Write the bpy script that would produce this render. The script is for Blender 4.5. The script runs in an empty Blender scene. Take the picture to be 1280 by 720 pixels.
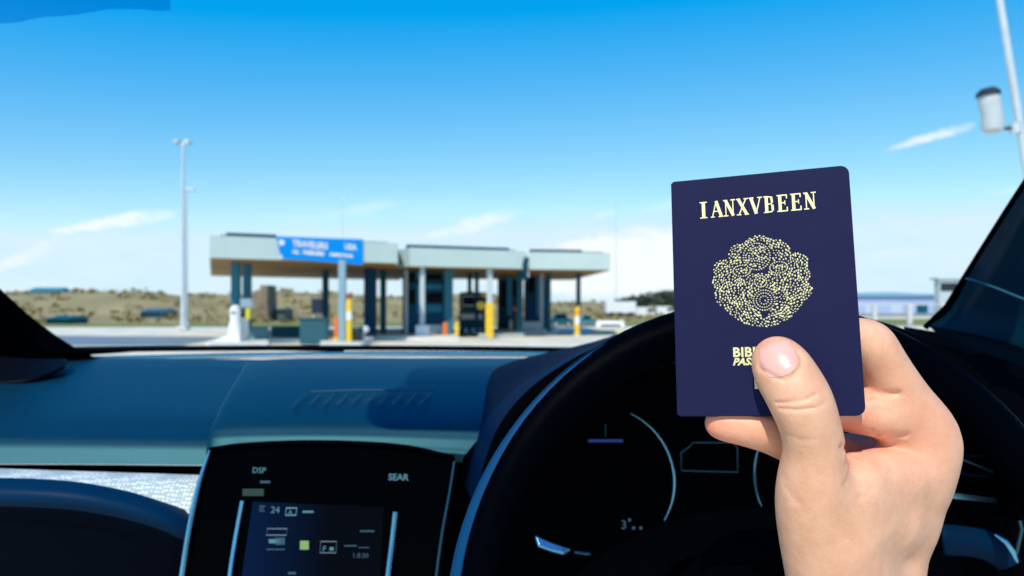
import bpy, bmesh, math, random
import numpy as np
from mathutils import Vector, Matrix
R = math.radians
random.seed(7); rng = np.random.default_rng(7)
sc = bpy.context.scene
COL = sc.collection

# ------------------------------------------------------------------ camera
CZ = 1.45          # eye height above the road
HR = 383.0         # horizon row of the 1280x720 photograph
cam_d = bpy.data.cameras.new('camera'); cam = bpy.data.objects.new('camera', cam_d); COL.objects.link(cam)
cam.location = (0, 0, CZ); cam.rotation_euler = (R(90), 0, 0)
cam_d.sensor_width = 36; cam_d.lens = 28.125; cam_d.shift_y = (HR-360)/1280.0
cam_d.clip_start = 0.02; cam_d.clip_end = 6000
cam_d.dof.use_dof = True; cam_d.dof.focus_distance = 0.395; cam_d.dof.aperture_fstop = 12.0
sc.camera = cam

# ------------------------------------------------------------------ world + sun
SUN_AZ, SUN_EL = -20, 50       # sun behind the camera, to the right: degrees from straight behind, and height
SX, SY = math.sin(R(SUN_AZ)), -math.cos(R(SUN_AZ))
w = bpy.data.worlds.new('World'); sc.world = w; w.use_nodes = True
nt = w.node_tree; nt.nodes.clear()
out = nt.nodes.new('ShaderNodeOutputWorld'); bg = nt.nodes.new('ShaderNodeBackground')
sky = nt.nodes.new('ShaderNodeTexSky'); sky.sky_type = 'NISHITA'; sky.sun_disc = False
sky.sun_elevation = R(SUN_EL); sky.sun_rotation = math.atan2(SX, SY); sky.air_density = 1.0; sky.dust_density = 0.0; sky.ozone_density = 3.0
bg.inputs['Strength'].default_value = 0.15
skysep = nt.nodes.new('ShaderNodeSeparateColor'); nt.links.new(sky.outputs[0], skysep.inputs[0]); skycomb = nt.nodes.new('ShaderNodeCombineColor')
tc = nt.nodes.new('ShaderNodeTexCoord')
sep = nt.nodes.new('ShaderNodeSeparateXYZ'); nt.links.new(tc.outputs['Generated'], sep.inputs[0])
def M(op, a, b=None, c=None, clamp=False, tree=nt):
    n = tree.nodes.new('ShaderNodeMath'); n.operation = op; n.use_clamp = clamp
    for i, v in enumerate((a, b, c)):
        if v is None: continue
        if isinstance(v, (int, float)): n.inputs[i].default_value = v
        else: tree.links.new(v, n.inputs[i])
    return n.outputs[0]
# clear deep-blue sky: per-channel response of the camera
nt.links.new(M('MINIMUM', M('MAXIMUM', M('SUBTRACT', skysep.outputs[0], 1.47), .005), 3.55), skycomb.inputs[0])
nt.links.new(M('MINIMUM', M('MULTIPLY', skysep.outputs[1], .766), 4.65), skycomb.inputs[1])
nt.links.new(M('MAXIMUM', M('MULTIPLY', M('POWER', skysep.outputs[2], .3), 2.93), 3.9), skycomb.inputs[2])
ysafe = M('MAXIMUM', sep.outputs['Y'], 0.02)
cu = M('DIVIDE', sep.outputs['X'], ysafe); cv = M('DIVIDE', sep.outputs['Z'], ysafe)
comb = nt.nodes.new('ShaderNodeCombineXYZ'); nt.links.new(cu, comb.inputs[0]); nt.links.new(cv, comb.inputs[1])
def noise(scale, sx, sy, rot=0.0, detail=5, rough=.6):
    mp = nt.nodes.new('ShaderNodeMapping'); mp.inputs['Scale'].default_value = (sx, sy, 1); mp.inputs['Rotation'].default_value = (0, 0, rot)
    nt.links.new(comb.outputs[0], mp.inputs[0])
    n = nt.nodes.new('ShaderNodeTexNoise'); n.inputs['Scale'].default_value = scale; n.inputs['Detail'].default_value = detail; n.inputs['Roughness'].default_value = rough
    nt.links.new(mp.outputs[0], n.inputs['Vector']); return n.outputs['Fac']
nz = noise(9, 1, 3.2, -0.2); nz2 = noise(34, 1, 2.4, -0.25)
def streak(px, py, lx, ly, rot, dens, ragged=.9):
    u0, v0 = (px-640)/1000, (HR-py)/1000
    c, s = math.cos(R(rot)), math.sin(R(rot))
    du = M('SUBTRACT', cu, u0); dv = M('SUBTRACT', cv, v0)
    a = M('DIVIDE', M('ADD', M('MULTIPLY', du, c), M('MULTIPLY', dv, s)), lx/1000)
    b = M('DIVIDE', M('SUBTRACT', M('MULTIPLY', dv, c), M('MULTIPLY', du, s)), ly/1000)
    # wedge: thin at the left tip, thicker to the right
    b = M('DIVIDE', b, M('ADD', 0.75, M('MULTIPLY', a, 0.25)))
    r2 = M('ADD', M('MULTIPLY', a, a), M('MULTIPLY', b, b))
    k = M('SUBTRACT', 1.0, r2)
    k = M('ADD', k, M('MULTIPLY', M('SUBTRACT', nz2, 0.5), ragged*2.6))
    return M('MULTIPLY', M('MULTIPLY', k, dens, clamp=True), M('SUBTRACT', 1.9, r2, clamp=True))
parts = [streak(140, 278, 88, 13, 9, 1.0), streak(28, 322, 60, 15, 24, .5), streak(1158, 173, 62, 9, 16, .8),
         streak(588, 281, 66, 15, 16, .65), streak(1252, 240, 30, 5, 5, .25), streak(752, 270, 22, 8, 20, .3, 1.2),
         streak(775, 332, 200, 62, 4, 1.8, .5), streak(450, 262, 60, 12, 12, .25), streak(860, 250, 80, 12, 15, .25), streak(1115, 318, 70, 10, 5, .25)]
acc = parts[0]
for p in parts[1:]: acc = M('MAXIMUM', acc, p)
haze_c = M('MULTIPLY', M('SUBTRACT', nz, 0.42, clamp=True), 1.1)
lowband = M('SUBTRACT', 1.0, M('DIVIDE', cv, 0.17), clamp=True)
acc = M('MAXIMUM', acc, M('MULTIPLY', haze_c, lowband))
acc = M('MULTIPLY', acc, M('GREATER_THAN', sep.outputs['Y'], 0.03))
acc = M('MULTIPLY', acc, M('GREATER_THAN', cv, 0.0))
mixc = nt.nodes.new('ShaderNodeMixRGB'); nt.links.new(acc, mixc.inputs[0]); nt.links.new(skycomb.outputs[0], mixc.inputs[1]); mixc.inputs[2].default_value = (5.0, 5.3, 5.4, 1)
nt.links.new(mixc.outputs[0], bg.inputs[0]); nt.links.new(bg.outputs[0], out.inputs[0])

sl = bpy.data.lights.new('sun', 'SUN'); sl.energy = 3.2; sl.angle = R(0.5); sl.color = (1.0, .93, .82)
so = bpy.data.objects.new('sun', sl); COL.objects.link(so)
ce = math.cos(R(SUN_EL)); sd = Vector((SX*ce, SY*ce, math.sin(R(SUN_EL))))
so.rotation_euler = sd.to_track_quat('Z', 'Y').to_euler(); so.location = (8, -8, 12)
sc.view_settings.view_transform = 'Standard'; sc.view_settings.look = 'None'; sc.view_settings.gamma = 1; sc.view_settings.use_curve_mapping = False
sc.view_settings.exposure = 0.35
sc.cycles.max_bounces = 6; sc.cycles.transparent_max_bounces = 12

# ------------------------------------------------------------------ helpers
def at(px, py, Y):
    """world point that lies at photo column px, row py, at distance Y ahead of the eye"""
    return Vector(((px-640)/1000*Y, Y, CZ + (HR-py)/1000*Y))
def gnd(px, py, z=0.0):
    return at(px, py, (CZ-z)*1000/(py-HR))
MATS = {}
def mat(name, col, rough=.5, metal=0.0, var=0.0, vscale=8.0, bump=0.0, bscale=40.0, spec=.5, emit=None, estr=1.0, coat=0.0, col2=None, stretch=(1,1,1), dist=0.02, detail=4):
    m = bpy.data.materials.new(name); m.use_nodes = True; t = m.node_tree; p = t.nodes['Principled BSDF']
    p.inputs['Roughness'].default_value = rough; p.inputs['Metallic'].default_value = metal
    p.inputs['Specular IOR Level'].default_value = spec; p.inputs['Coat Weight'].default_value = coat
    p.inputs['Base Color'].default_value = (*col, 1)
    co = t.nodes.new('ShaderNodeTexCoord'); mp = t.nodes.new('ShaderNodeMapping'); mp.inputs['Scale'].default_value = stretch
    t.links.new(co.outputs['Object'], mp.inputs[0])
    if var or col2:
        n = t.nodes.new('ShaderNodeTexNoise'); n.inputs['Scale'].default_value = vscale; n.inputs['Detail'].default_value = detail; n.inputs['Roughness'].default_value = .65
        t.links.new(mp.outputs[0], n.inputs['Vector'])
        r = t.nodes.new('ShaderNodeValToRGB'); r.color_ramp.elements[0].position = .32; r.color_ramp.elements[1].position = .68
        a = col; b = col2 or col
        r.color_ramp.elements[0].color = (*[c*(1-var) for c in a], 1); r.color_ramp.elements[1].color = (*[min(1, c*(1+var)) for c in b], 1)
        t.links.new(n.outputs['Fac'], r.inputs[0]); t.links.new(r.outputs[0], p.inputs['Base Color'])
    if bump:
        n = t.nodes.new('ShaderNodeTexNoise'); n.inputs['Scale'].default_value = bscale; n.inputs['Detail'].default_value = 6
        t.links.new(mp.outputs[0], n.inputs['Vector'])
        b = t.nodes.new('ShaderNodeBump'); b.inputs['Strength'].default_value = bump; b.inputs['Distance'].default_value = dist
        t.links.new(n.outputs['Fac'], b.inputs['Height']); t.links.new(b.outputs[0], p.inputs['Normal'])
    if emit:
        p.inputs['Emission Color'].default_value = (*emit, 1); p.inputs['Emission Strength'].default_value = estr
    MATS[name] = m; return m
def link(name, me, m, parent=None, smooth=False, mods=()):
    o = bpy.data.objects.new(name, me); COL.objects.link(o)
    if m is not None: me.materials.append(m)
    if parent is not None: o.parent = parent; o.matrix_parent_inverse = Matrix.Translation(parent.location).inverted() if parent.location.length > 0 else Matrix()
    if smooth:
        for p in me.polygons: p.use_smooth = True
    return o
def pm(name, V, F, m, parent=None, smooth=False):
    me = bpy.data.meshes.new(name); me.from_pydata([tuple(v) for v in V], [], F); me.validate(); me.update()
    return link(name, me, m, parent, smooth)
def tag(o, label=None, cat=None, group=None, kind=None):
    if label: o['label'] = label
    if cat: o['category'] = cat
    if group: o['group'] = group
    if kind: o['kind'] = kind
    return o
def empty(name, loc, label, cat, group=None):
    o = bpy.data.objects.new(name, None); COL.objects.link(o); o.location = loc; o.empty_display_size = .1
    return tag(o, label, cat, group, 'thing')
class MB:
    """collects shapes into one bmesh"""
    def __init__(s): s.b = bmesh.new()
    def hexa(s, P):   # 8 points: bottom ring 0-3, top ring 4-7
        v = [s.b.verts.new(p) for p in P]
        for f in ((3,2,1,0),(4,5,6,7),(0,1,5,4),(1,2,6,5),(2,3,7,6),(3,0,4,7)): s.b.faces.new([v[i] for i in f])
        return s
    def box(s, c, d, rz=0, bev=0):
        n0 = len(s.b.verts)
        r = bmesh.ops.create_cube(s.b, size=1.0)['verts']
        if isinstance(rz, (int, float)): rot = Matrix.Rotation(rz, 4, 'Z')
        else: rot = rz
        bmesh.ops.transform(s.b, matrix=Matrix.Translation(c) @ rot @ Matrix.Diagonal((*d, 1)), verts=r)
        if bev:
            es = {e for v in r for e in v.link_edges}
            bmesh.ops.bevel(s.b, geom=list(es), offset=bev, segments=2, affect='EDGES', profile=.6)
        return s
    def tube(s, pts, rad, n=10, close=False, caps=True):
        pts = [Vector(p) for p in pts]; N = len(pts); rings = []
        up = Vector((0.03, .05, 1)).normalized(); prev = None
        for i, p in enumerate(pts):
            a = pts[(i-1) % N] if (i or close) else p; b = pts[(i+1) % N] if (i < N-1 or close) else p
            t = (b-a).normalized()
            x = (prev - t*prev.dot(t)) if prev is not None else t.cross(up if abs(t.dot(up)) < .95 else Vector((1, 0, 0)))
            x.normalize(); prev = x; y = t.cross(x)
            r = rad[i] if isinstance(rad, (list, tuple)) else rad
            rings.append([s.b.verts.new(p + (x*math.cos(q) + y*math.sin(q))*r) for q in [2*math.pi*k/n for k in range(n)]])
        for i in range(N if close else N-1):
            A, B = rings[i], rings[(i+1) % N]
            for k in range(n): s.b.faces.new((A[k], A[(k+1) % n], B[(k+1) % n], B[k]))
        if caps and not close:
            s.b.faces.new(list(reversed(rings[0]))); s.b.faces.new(rings[-1])
        return s
    def prism(s, poly, z0, z1):
        a = [s.b.verts.new((x, y, z0)) for x, y in poly]; b = [s.b.verts.new((x, y, z1)) for x, y in poly]
        s.b.faces.new(list(reversed(a))); s.b.faces.new(b); n = len(a)
        for i in range(n): s.b.faces.new((a[i], a[(i+1) % n], b[(i+1) % n], b[i]))
        return s
    def done(s, name, m, parent=None, smooth=False):
        bmesh.ops.recalc_face_normals(s.b, faces=s.b.faces)
        me = bpy.data.meshes.new(name); s.b.to_mesh(me); s.b.free()
        o = link(name, me, m, parent)
        if smooth:
            for p in me.polygons: p.use_smooth = True
            me.set_sharp_from_angle(angle=R(38)) if hasattr(me, 'set_sharp_from_angle') else None
        return o
def loft(rows, closed=False):
    """rows of equal length -> verts, faces"""
    V = [p for r in rows for p in r]; n = len(rows[0]); F = []
    for i in range(len(rows)-1):
        for j in range(n if closed else n-1):
            F.append((i*n+j, i*n+(j+1) % n, (i+1)*n+(j+1) % n, (i+1)*n+j))
    return V, F
def interp(x, xs, ys): return float(np.interp(x, xs, ys))
def cr(pts, n):
    """Catmull-Rom through points, n samples"""
    P = np.array([list(p) for p in pts], float); m = len(P); P = np.vstack([2*P[0]-P[1], P, 2*P[-1]-P[-2]]); o = []
    for t in np.linspace(0, m-1, n):
        i = min(int(t), m-2); f = t-i; a, b, c, d = P[i:i+4]
        o.append(.5*((2*b)+(-a+c)*f+(2*a-5*b+4*c-d)*f*f+(-a+3*b-3*c+d)*f**3))
    return np.array(o)
def sheet(rows_pts, name, m, parent, nu=60, nv=40, thick=0.0, smooth=True):
    """smooth sheet through a coarse control net"""
    A = [cr(r, nu) for r in rows_pts]; A = np.array(A)
    B = np.array([cr(A[:, j], nv) for j in range(nu)]).transpose(1, 0, 2)
    V, F = loft([[Vector(p) for p in r] for r in B])
    o = pm(name, V, F, m, parent, smooth)
    if thick:
        md = o.modifiers.new('s', 'SOLIDIFY'); md.thickness = thick; md.offset = -1
    return o
def text_mesh(s, size, name, m, parent, mw, extrude=0.0, shear=0.0, bold=0.0, space=1.0):
    cu_ = bpy.data.curves.new(name, 'FONT'); cu_.body = s; cu_.size = size; cu_.extrude = extrude; cu_.shear = shear; cu_.offset = bold
    cu_.space_character = space; cu_.resolution_u = 3
    to = bpy.data.objects.new('tmp', cu_); COL.objects.link(to)
    dg = bpy.context.evaluated_depsgraph_get(); dg.update()
    me = bpy.data.meshes.new_from_object(to.evaluated_get(dg)); bpy.data.objects.remove(to); bpy.data.curves.remove(cu_)
    me.name = name; me.transform(mw); me.materials.clear()
    return link(name, me, m, parent)
def frame_mat(o, x, y, z):
    return Matrix(((x[0], y[0], z[0], o[0]), (x[1], y[1], z[1], o[1]), (x[2], y[2], z[2], o[2]), (0, 0, 0, 1)))
def leafcloud(centres, radii, per, size, seed=1, flat=1.0):
    r = np.random.default_rng(seed); V = []; F = []
    for c, ra in zip(centres, radii):
        k = int(per)
        d = r.normal(size=(k, 3)); d /= np.linalg.norm(d, axis=1)[:, None]
        q = np.array(c) + d*(r.uniform(.25, 1, (k, 1))**.5)*np.array([ra, ra, ra*flat])
        a = r.normal(size=(k, 3)); a /= np.linalg.norm(a, axis=1)[:, None]
        b = np.cross(a, r.normal(size=(k, 3))); b /= np.linalg.norm(b, axis=1)[:, None]
        s = size*r.uniform(.5, 1.3, (k, 1))
        for p, u, v in zip(q, a*s, b*s):
            n = len(V); V += [p-u-v*.5, p+u-v*.4, p+u*.8+v*.6, p-u*.7+v*.5]; F.append((n, n+1, n+2, n+3))
    return V, F

# ------------------------------------------------------------------ materials
m_concrete = mat('pale_concrete', (.64, .59, .43), .85, var=.12, vscale=.5, col2=(.76, .71, .55), bump=.15, bscale=12)
m_asphalt = mat('worn_asphalt', (.30, .32, .33), .85, var=.15, vscale=.35, bump=.2, bscale=20)
m_wetgrey = mat('grey_road', (.16, .22, .25), .8, var=.15, vscale=.4)
m_kerb = mat('kerb_stone', (.62, .62, .60), .8, var=.08, vscale=2)
m_yellowline = mat('yellow_kerb_paint', (.62, .52, .16), .6, var=.15, vscale=3)
m_field = mat('dry_scrub_field', (.26, .21, .08), .95, var=.15, vscale=.10, col2=(.33, .27, .12), bump=.6, bscale=1.2, dist=.3, detail=8)
m_grass = mat('green_verge', (.19, .22, .04), .95, var=.3, vscale=.6, bump=.5, bscale=4, dist=.1)
m_fascia = mat('canopy_fascia', (.50, .61, .57), .5, var=.04, vscale=.7)
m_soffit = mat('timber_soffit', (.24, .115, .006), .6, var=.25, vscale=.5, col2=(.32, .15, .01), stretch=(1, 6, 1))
m_gutter = mat('dark_teal_trim', (.001, .05, .09), .5, spec=.15)
m_col = mat('column_paint', (.03, .17, .25), .5, spec=.2, var=.06, vscale=2)
m_collight = mat('light_column_paint', (.45, .55, .58), .4, var=.04)
m_navy = mat('navy_panel', (.002, .045, .105), .5, spec=.15, var=.1, vscale=1)
m_blackglass = mat('dark_booth_glass', (.002, .005, .010), .3, spec=.06)
m_banner = mat('blue_banner', (.0, .27, .75), .6, spec=.1, var=.04)
m_white = mat('white_paint', (.78, .80, .80), .45, var=.03)
m_yellow = mat('yellow_paint', (.80, .52, .02), .45, var=.1, vscale=5)
m_orange = mat('orange_paint', (.75, .16, .015), .45, var=.08)
m_red = mat('red_paint', (.30, .05, .03), .5)
m_galv = mat('galvanised_steel', (.62, .68, .70), .45, .3, var=.08, vscale=3)
m_dark = mat('dark_plastic', (.012, .022, .03), .5)
m_teal = mat('teal_paint', (.003, .085, .12), .5, spec=.15, var=.1)
m_rock = mat('brown_stone', (.22, .17, .11), .9, var=.35, vscale=.8, bump=.8, bscale=2, dist=.3)
m_leaf = mat('distant_foliage', (.05, .07, .045), .9, var=.3, vscale=.3)
m_leafdry = mat('dry_scrub_leaf', (.22, .18, .06), .9, var=.2, vscale=.2, col2=(.30, .24, .10))
m_hill = mat('distant_hill', (.22, .36, .42), .95, var=.15, vscale=.01)  # blue distance haze is put into the hill colour
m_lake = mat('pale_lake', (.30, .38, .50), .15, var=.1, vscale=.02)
m_tyre = mat('tyre_rubber', (.015, .015, .016), .8)

# ------------------------------------------------------------------ setting
pm('ground', [(-3000, -200, -.06), (3000, -200, -.06), (3000, 5000, -.06), (-3000, 5000, -.06)], [(0, 1, 2, 3)], m_field)['kind'] = 'structure'
def flat(name, poly, z, m):
    o = pm(name, [(x, y, z) for x, y in poly], [tuple(range(len(poly)))], m); o['kind'] = 'structure'; return o
flat('road', [(-60, -40), (60, -40), (60, 62), (-60, 56)], -.03, m_concrete)
def gp(px, py): g = gnd(px, py); return (g.x, g.y)
flat('lane', [(-46, 31.5), (-12.5, 30.0), (-13.5, 38.5), (-30, 41.5), (-60, 41)], -.015, m_wetgrey)
flat('far_road', [(26, 62), (140, 90), (150, 150), (36, 110)], -.035, m_concrete)
# grass strip at the foot of the bank and to the right of the plaza
def strip(name, pts0, pts1, z, m):
    V, F = loft([[Vector((x, y, z)) for x, y in pts0], [Vector((x, y, z+.01)) for x, y in pts1]]); o = pm(name, V, F, m); o['kind'] = 'structure'; return o
strip('grass_verge', [(-70, 51), (-40, 57), (-10, 60), (14, 62)], [(-74, 62), (-42, 68), (-10, 72), (14, 76)], -.01, m_grass)
flat('grass_field', [(28, 64), (80, 64), (120, 95), (40, 95)], -.02, m_grass)
# scrub bank
rows = []
nx = 120
def bank_h(x, t):
    e = interp(x, [-140, -60, -25, -5, 10, 22], [3.6, 3.4, 3.3, 3.0, 2.2, .3])
    s = t*t*(3-2*t)
    return e*s + .25*math.sin(x*.31+t*3)*s + .18*math.sin(x*.9+t*7)*s
for i in range(26):
    t = i/25; r = []
    for j in range(nx):
        x = -150 + j*1.5; y0 = interp(x, [-150, -40, -10, 30], [60, 68, 72, 78])
        r.append(Vector((x*(1+t*.25), y0 + t*45, -.05 + bank_h(x, t) + random.uniform(-.08, .08))))
    rows.append(r)
rows.append([Vector((v.x, v.y+25, -.1)) for v in rows[-1]])
V, F = loft(rows); o = pm('scrub_bank', V, F, m_field, smooth=True); o['kind'] = 'structure'
cs, rs = [], []
for _ in range(900):
    x = random.uniform(-120, 20); t = random.random()**1.2
    y0 = interp(x, [-150, -40, -10, 30], [60, 68, 72, 78])
    cs.append((x*(1+t*.25), y0+t*45, bank_h(x, t)+.05)); rs.append(random.uniform(.35, 1.0))
V, F = leafcloud(cs, rs, 14, .22, 3, .55)
tag(pm('scrub', V, F, m_leafdry), 'dry olive and brown scrub bushes covering the low bank behind the plaza', 'scrub', kind='stuff')
# distant hills + lake right
def ridge(name, x0, x1, y, base, amp, m, seed, dep=260):
    r_ = random.Random(seed); n = 90; rows = []
    ph = [r_.uniform(0, 6) for _ in range(6)]
    prof = [base + amp*(.5*math.sin(3*i/n*6.28/2+ph[0]) + .3*math.sin(9*i/n+ph[1]) + .2*math.sin(23*i/n+ph[2])) for i in range(n+1)]
    for k, f in enumerate((0, .5, .85, 1, .6, 0)):
        rows.append([Vector((x0+(x1-x0)*i/n, y+dep*k/5+18*math.sin(i*.7+k), prof[i]*f*math.sin(math.pi*min(1, max(0, (i/n)))**.6 if False else 1.57)-.1)) for i in range(n+1)])
    V, F = loft(rows); o = pm(name, V, F, m, smooth=True); o['kind'] = 'structure'
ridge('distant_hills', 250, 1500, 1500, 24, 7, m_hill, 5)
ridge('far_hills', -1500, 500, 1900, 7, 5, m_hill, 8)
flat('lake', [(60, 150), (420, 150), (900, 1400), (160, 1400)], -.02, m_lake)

# ------------------------------------------------------------------ trees far right
cs, rs = [], []
for i in range(70):
    x = 14.5 + i*.17 + random.uniform(-.5, .5); y = 115 + random.uniform(-6, 8)
    h = interp(x, [14, 18, 22, 30], [1.4, 2.6, 3.6, 3.8])
    for k in range(2): cs.append((x+random.uniform(-1, 1), y+random.uniform(-2, 2), h*random.uniform(.2, .85))); rs.append(random.uniform(.9, 1.5))
V, F = leafcloud(cs, rs, 60, .26, 5, .8)
tag(pm('treeline', V, F, m_leaf), 'dark green line of distant trees beyond the white trailer', 'trees', kind='stuff')

# ------------------------------------------------------------------ canopies
HB, HT = 3.20, 4.03
def poly2(pts): return [(p[0], p[1]) for p in pts]
def xy(px, Y): return ((px-640)/1000*Y, Y)
def inset(poly, d):
    c = Vector((sum(p[0] for p in poly)/len(poly), sum(p[1] for p in poly)/len(poly)))
    o = []
    for p in poly:
        v = Vector(p)-c; o.append(tuple(c + v*(1-d/v.length)))
    return o
def canopy(poly, label, gut, loc):
    e = empty('canopy', (*loc, 0), label, 'canopy', 'flat roofed canopies over the border lanes')
    MB().prism(poly, HB+.012, HT).done('fascia', m_fascia, e)
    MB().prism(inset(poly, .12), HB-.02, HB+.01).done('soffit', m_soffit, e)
    MB().prism(inset(poly, .9), HT+.003, HT+.10).done('roof_deck', m_gutter, e)
    (ax, ay), (bx, by) = gut
    dx, dy = bx-ax, by-ay; L = math.hypot(dx, dy); a = math.atan2(dy, dx)
    MB().box(((ax+bx)/2, (ay+by)/2, HT+.075), (L, .16, .14), a, .02).done('roof_trim', m_gutter, e)
    return e
PA = [xy(262, 29), xy(497, 32.6), xy(500, 53), xy(263, 45.5)]
PB = [xy(512, 35), xy(658, 37.4), xy(660, 52), xy(497, 50), xy(494, 37.2)]
PC = [xy(660, 37.8), xy(763, 38.6), xy(716, 52.5), xy(662, 53)]
eA = canopy(PA, 'leftmost grey canopy with brown soffit carrying the blue banner', (xy(283, 29.55), xy(345, 30.4)), xy(380, 36))
eB = canopy(PB, 'middle grey canopy with rounded left corner over the dark glass booth', (xy(508, 35.25), xy(636, 37.3)), xy(580, 43))
eC = canopy(PC, 'smallest canopy at the right end beside the single yellow bollard column', (xy(662, 38.1), xy(727, 38.6)), xy(700, 42))
# dark downpipe where the two roofs meet
MB().tube([at(659, 322, 37.3), at(656, 331, 37.3), at(657, 350, 37.6)], .12, 8).done('downpipe', m_gutter, eC, True)

# banner, hung on the front of the left canopy
A0, A1 = Vector((*PA[0], 0)), Vector((*PA[1], 0)); du = (A1-A0).normalized(); nrm = Vector((du.y, -du.x, 0))
def onA(px, z, off=.06):
    # point of the front plane at column px
    u = (px-640)/1000; t = (A0.x - u*A0.y)/(u*du.y - du.x); p = A0+du*t+nrm*off; return Vector((p.x, p.y, z))
ban = empty('banner', tuple(onA(398, 3.5)), 'wide blue banner with white lettering on the front of the left canopy', 'banner')
bz0, bz1 = 3.30, 4.10
def slab(P, th, name, m, par):
    n = (P[1]-P[0]).cross(P[3]-P[0]).normalized()
    return MB().hexa([P[0], P[1], P[1]-n*th, P[0]-n*th, P[3], P[2], P[2]-n*th, P[3]-n*th]).done(name, m, par)
slab([onA(351, 3.26), onA(453, 3.10), onA(453, 4.12), onA(345, 4.09)], .05, 'cloth', m_banner, ban)
zt = lambda px: interp(px, [345, 453], [4.12, 3.98])
def btext(s, px, z, size, sp=1.0, stretch=1.0):
    o_ = onA(px, z, .075); yv = Vector((0, 0, 1)); sl_ = Vector((du.x, du.y, -.05)).normalized()
    mw = frame_mat(o_, sl_*stretch, yv, nrm)
    text_mesh(s, size, 'lettering', m_white, ban, mw, .004, bold=.012, space=sp)
btext('TRAVELERS', 365, 3.74, .34, 1.0, .80); btext('USA', 430, 3.70, .32, 1.0, .82)
btext('ALL', 365, 3.47, .21, 1.0, .75); btext('PASSENGERS', 378, 3.45, .22, 1.0, .66); btext('INSPECTION', 412, 3.42, .16, 1.0, 1.0)
c_ = onA(351.5, 3.86, .08)
bm = MB(); n_ = 20
ring = [c_ + du*math.cos(6.283*k/n_)*.11 + Vector((0, 0, 1))*math.sin(6.283*k/n_)*.11 for k in range(n_)]
V = [p for p in ring]+[p-nrm*.02 for p in ring]
pm('round_mark', V, [tuple(range(n_))]+[(k, (k+1) % n_, n_+(k+1) % n_, n_+k) for k in range(n_)], m_white, ban)
slab([onA(349.5, 3.27, .075), onA(352.5, 3.27, .075), onA(352.5, 3.38, .075), onA(349, 3.38, .075)], .02, 'corner_mark', m_white, ban)

# ------------------------------------------------------------------ columns
def column(px, w, Y, m, label, base=None, par_top=HB-.02, d=None):
    x = (px-640)/1000*Y; W = w/1000*Y; d = d or W
    e = empty('column', (x, Y, 0), label, 'column', 'columns holding the canopies')
    MB().box((x, Y, par_top/2), (W, d, par_top), 0, W*.06).done('shaft', m, e)
    if base:
        bw, bh, bmt = base
        MB().box((x, Y, bh/2-.01), (W+bw, d+bw, bh), 0, .03).done('base', bmt, e)
    else:
        MB().box((x, Y, .05), (W*1.35, d*1.35, .10), 0, .02).done('base_plate', m_galv, e)
    return e
column(295, 10, 31.5, m_col, 'grey-teal column behind the rounded white kiosk post at the left end')
column(309, 9, 32.6, m_col, 'grey-teal column behind the square white box on the yellow post')
column(407, 7, 39, m_teal, 'slim dark teal column left of the pair of orange and yellow bollards')
column(428, 8.5, 30.2, mat('pale_teal_paint', (.22, .36, .42), .45), 'pale teal column rising between the orange bollard and the yellow bollard')
column(463, 14, 36.5, m_navy, 'broad navy column under the right end of the left canopy')
column(479, 7, 38, m_teal, 'thin teal column just right of the broad navy column')
column(528, 6, 35.6, m_collight, 'thin white column standing on a white block in front of the booth', (.34, .62, m_white))
column(561, 10, 37.5, m_col, 'teal column between two short orange posts near the middle booth')
column(596, 5, 41, m_navy, 'dark slim column to the left of the tall yellow bollard')
column(612, 7, 37.0, m_collight, 'pale column with a yellow sleeve around its foot', (.10, 1.62, m_yellow))
column(723, 5.5, 41.6, m_teal, 'dark teal column under the right tip of the smallest canopy', None)

# ------------------------------------------------------------------ booths
def booth(px0, px1, Y, zt_, label, wins, m=m_navy, dep=3.0):
    x0, x1 = (px0-640)/1000*Y, (px1-640)/1000*Y
    e = empty('booth', ((x0+x1)/2, Y, 0), label, 'booth', 'inspection booths under the canopies')
    MB().box(((x0+x1)/2, Y+dep/2, zt_/2), (x1-x0, dep, zt_), 0, .04).done('wall', m, e)
    for a, b, c, d in wins:
        p0, p1 = at(a, d, Y-.03), at(b, c, Y-.03)
        f = MB().box(((p0.x+p1.x)/2, Y-.02, (p0.z+p1.z)/2), (p1.x-p0.x+.12, .06, p1.z-p0.z+.12), 0, .01).done('window', m_teal, e)
        MB().box(((p0.x+p1.x)/2, Y-.055, (p0.z+p1.z)/2), (p1.x-p0.x, .02, p1.z-p0.z)).done('pane', m_blackglass, f)
    MB().box(((x0+x1)/2, Y-.02, .14), (x1-x0+.1, .08, .28), 0, .01).done('plinth', m_dark, e)
    return e
booth(503, 556, 38.5, 3.0, 'teal and navy booth with black windows under the middle canopy', [(507, 519, 342, 353), (506, 519, 362, 380), (533, 552, 343, 351), (534, 553, 366, 378)], mat('blue_booth_paint', (.003, .085, .19), .5, spec=.15, var=.08))
booth(622, 651, 46, 3.05, 'dark navy booth directly right of the yellow sleeved column', [(626, 633, 352, 385), (638, 648, 350, 372)])
booth(656, 684, 47.6, 3.05, 'blue panelled booth under the smallest canopy', [(660, 668, 347, 366)], mat('blue_panel_paint', (.003, .075, .17), .5, spec=.15, var=.1), 4.0)

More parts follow.
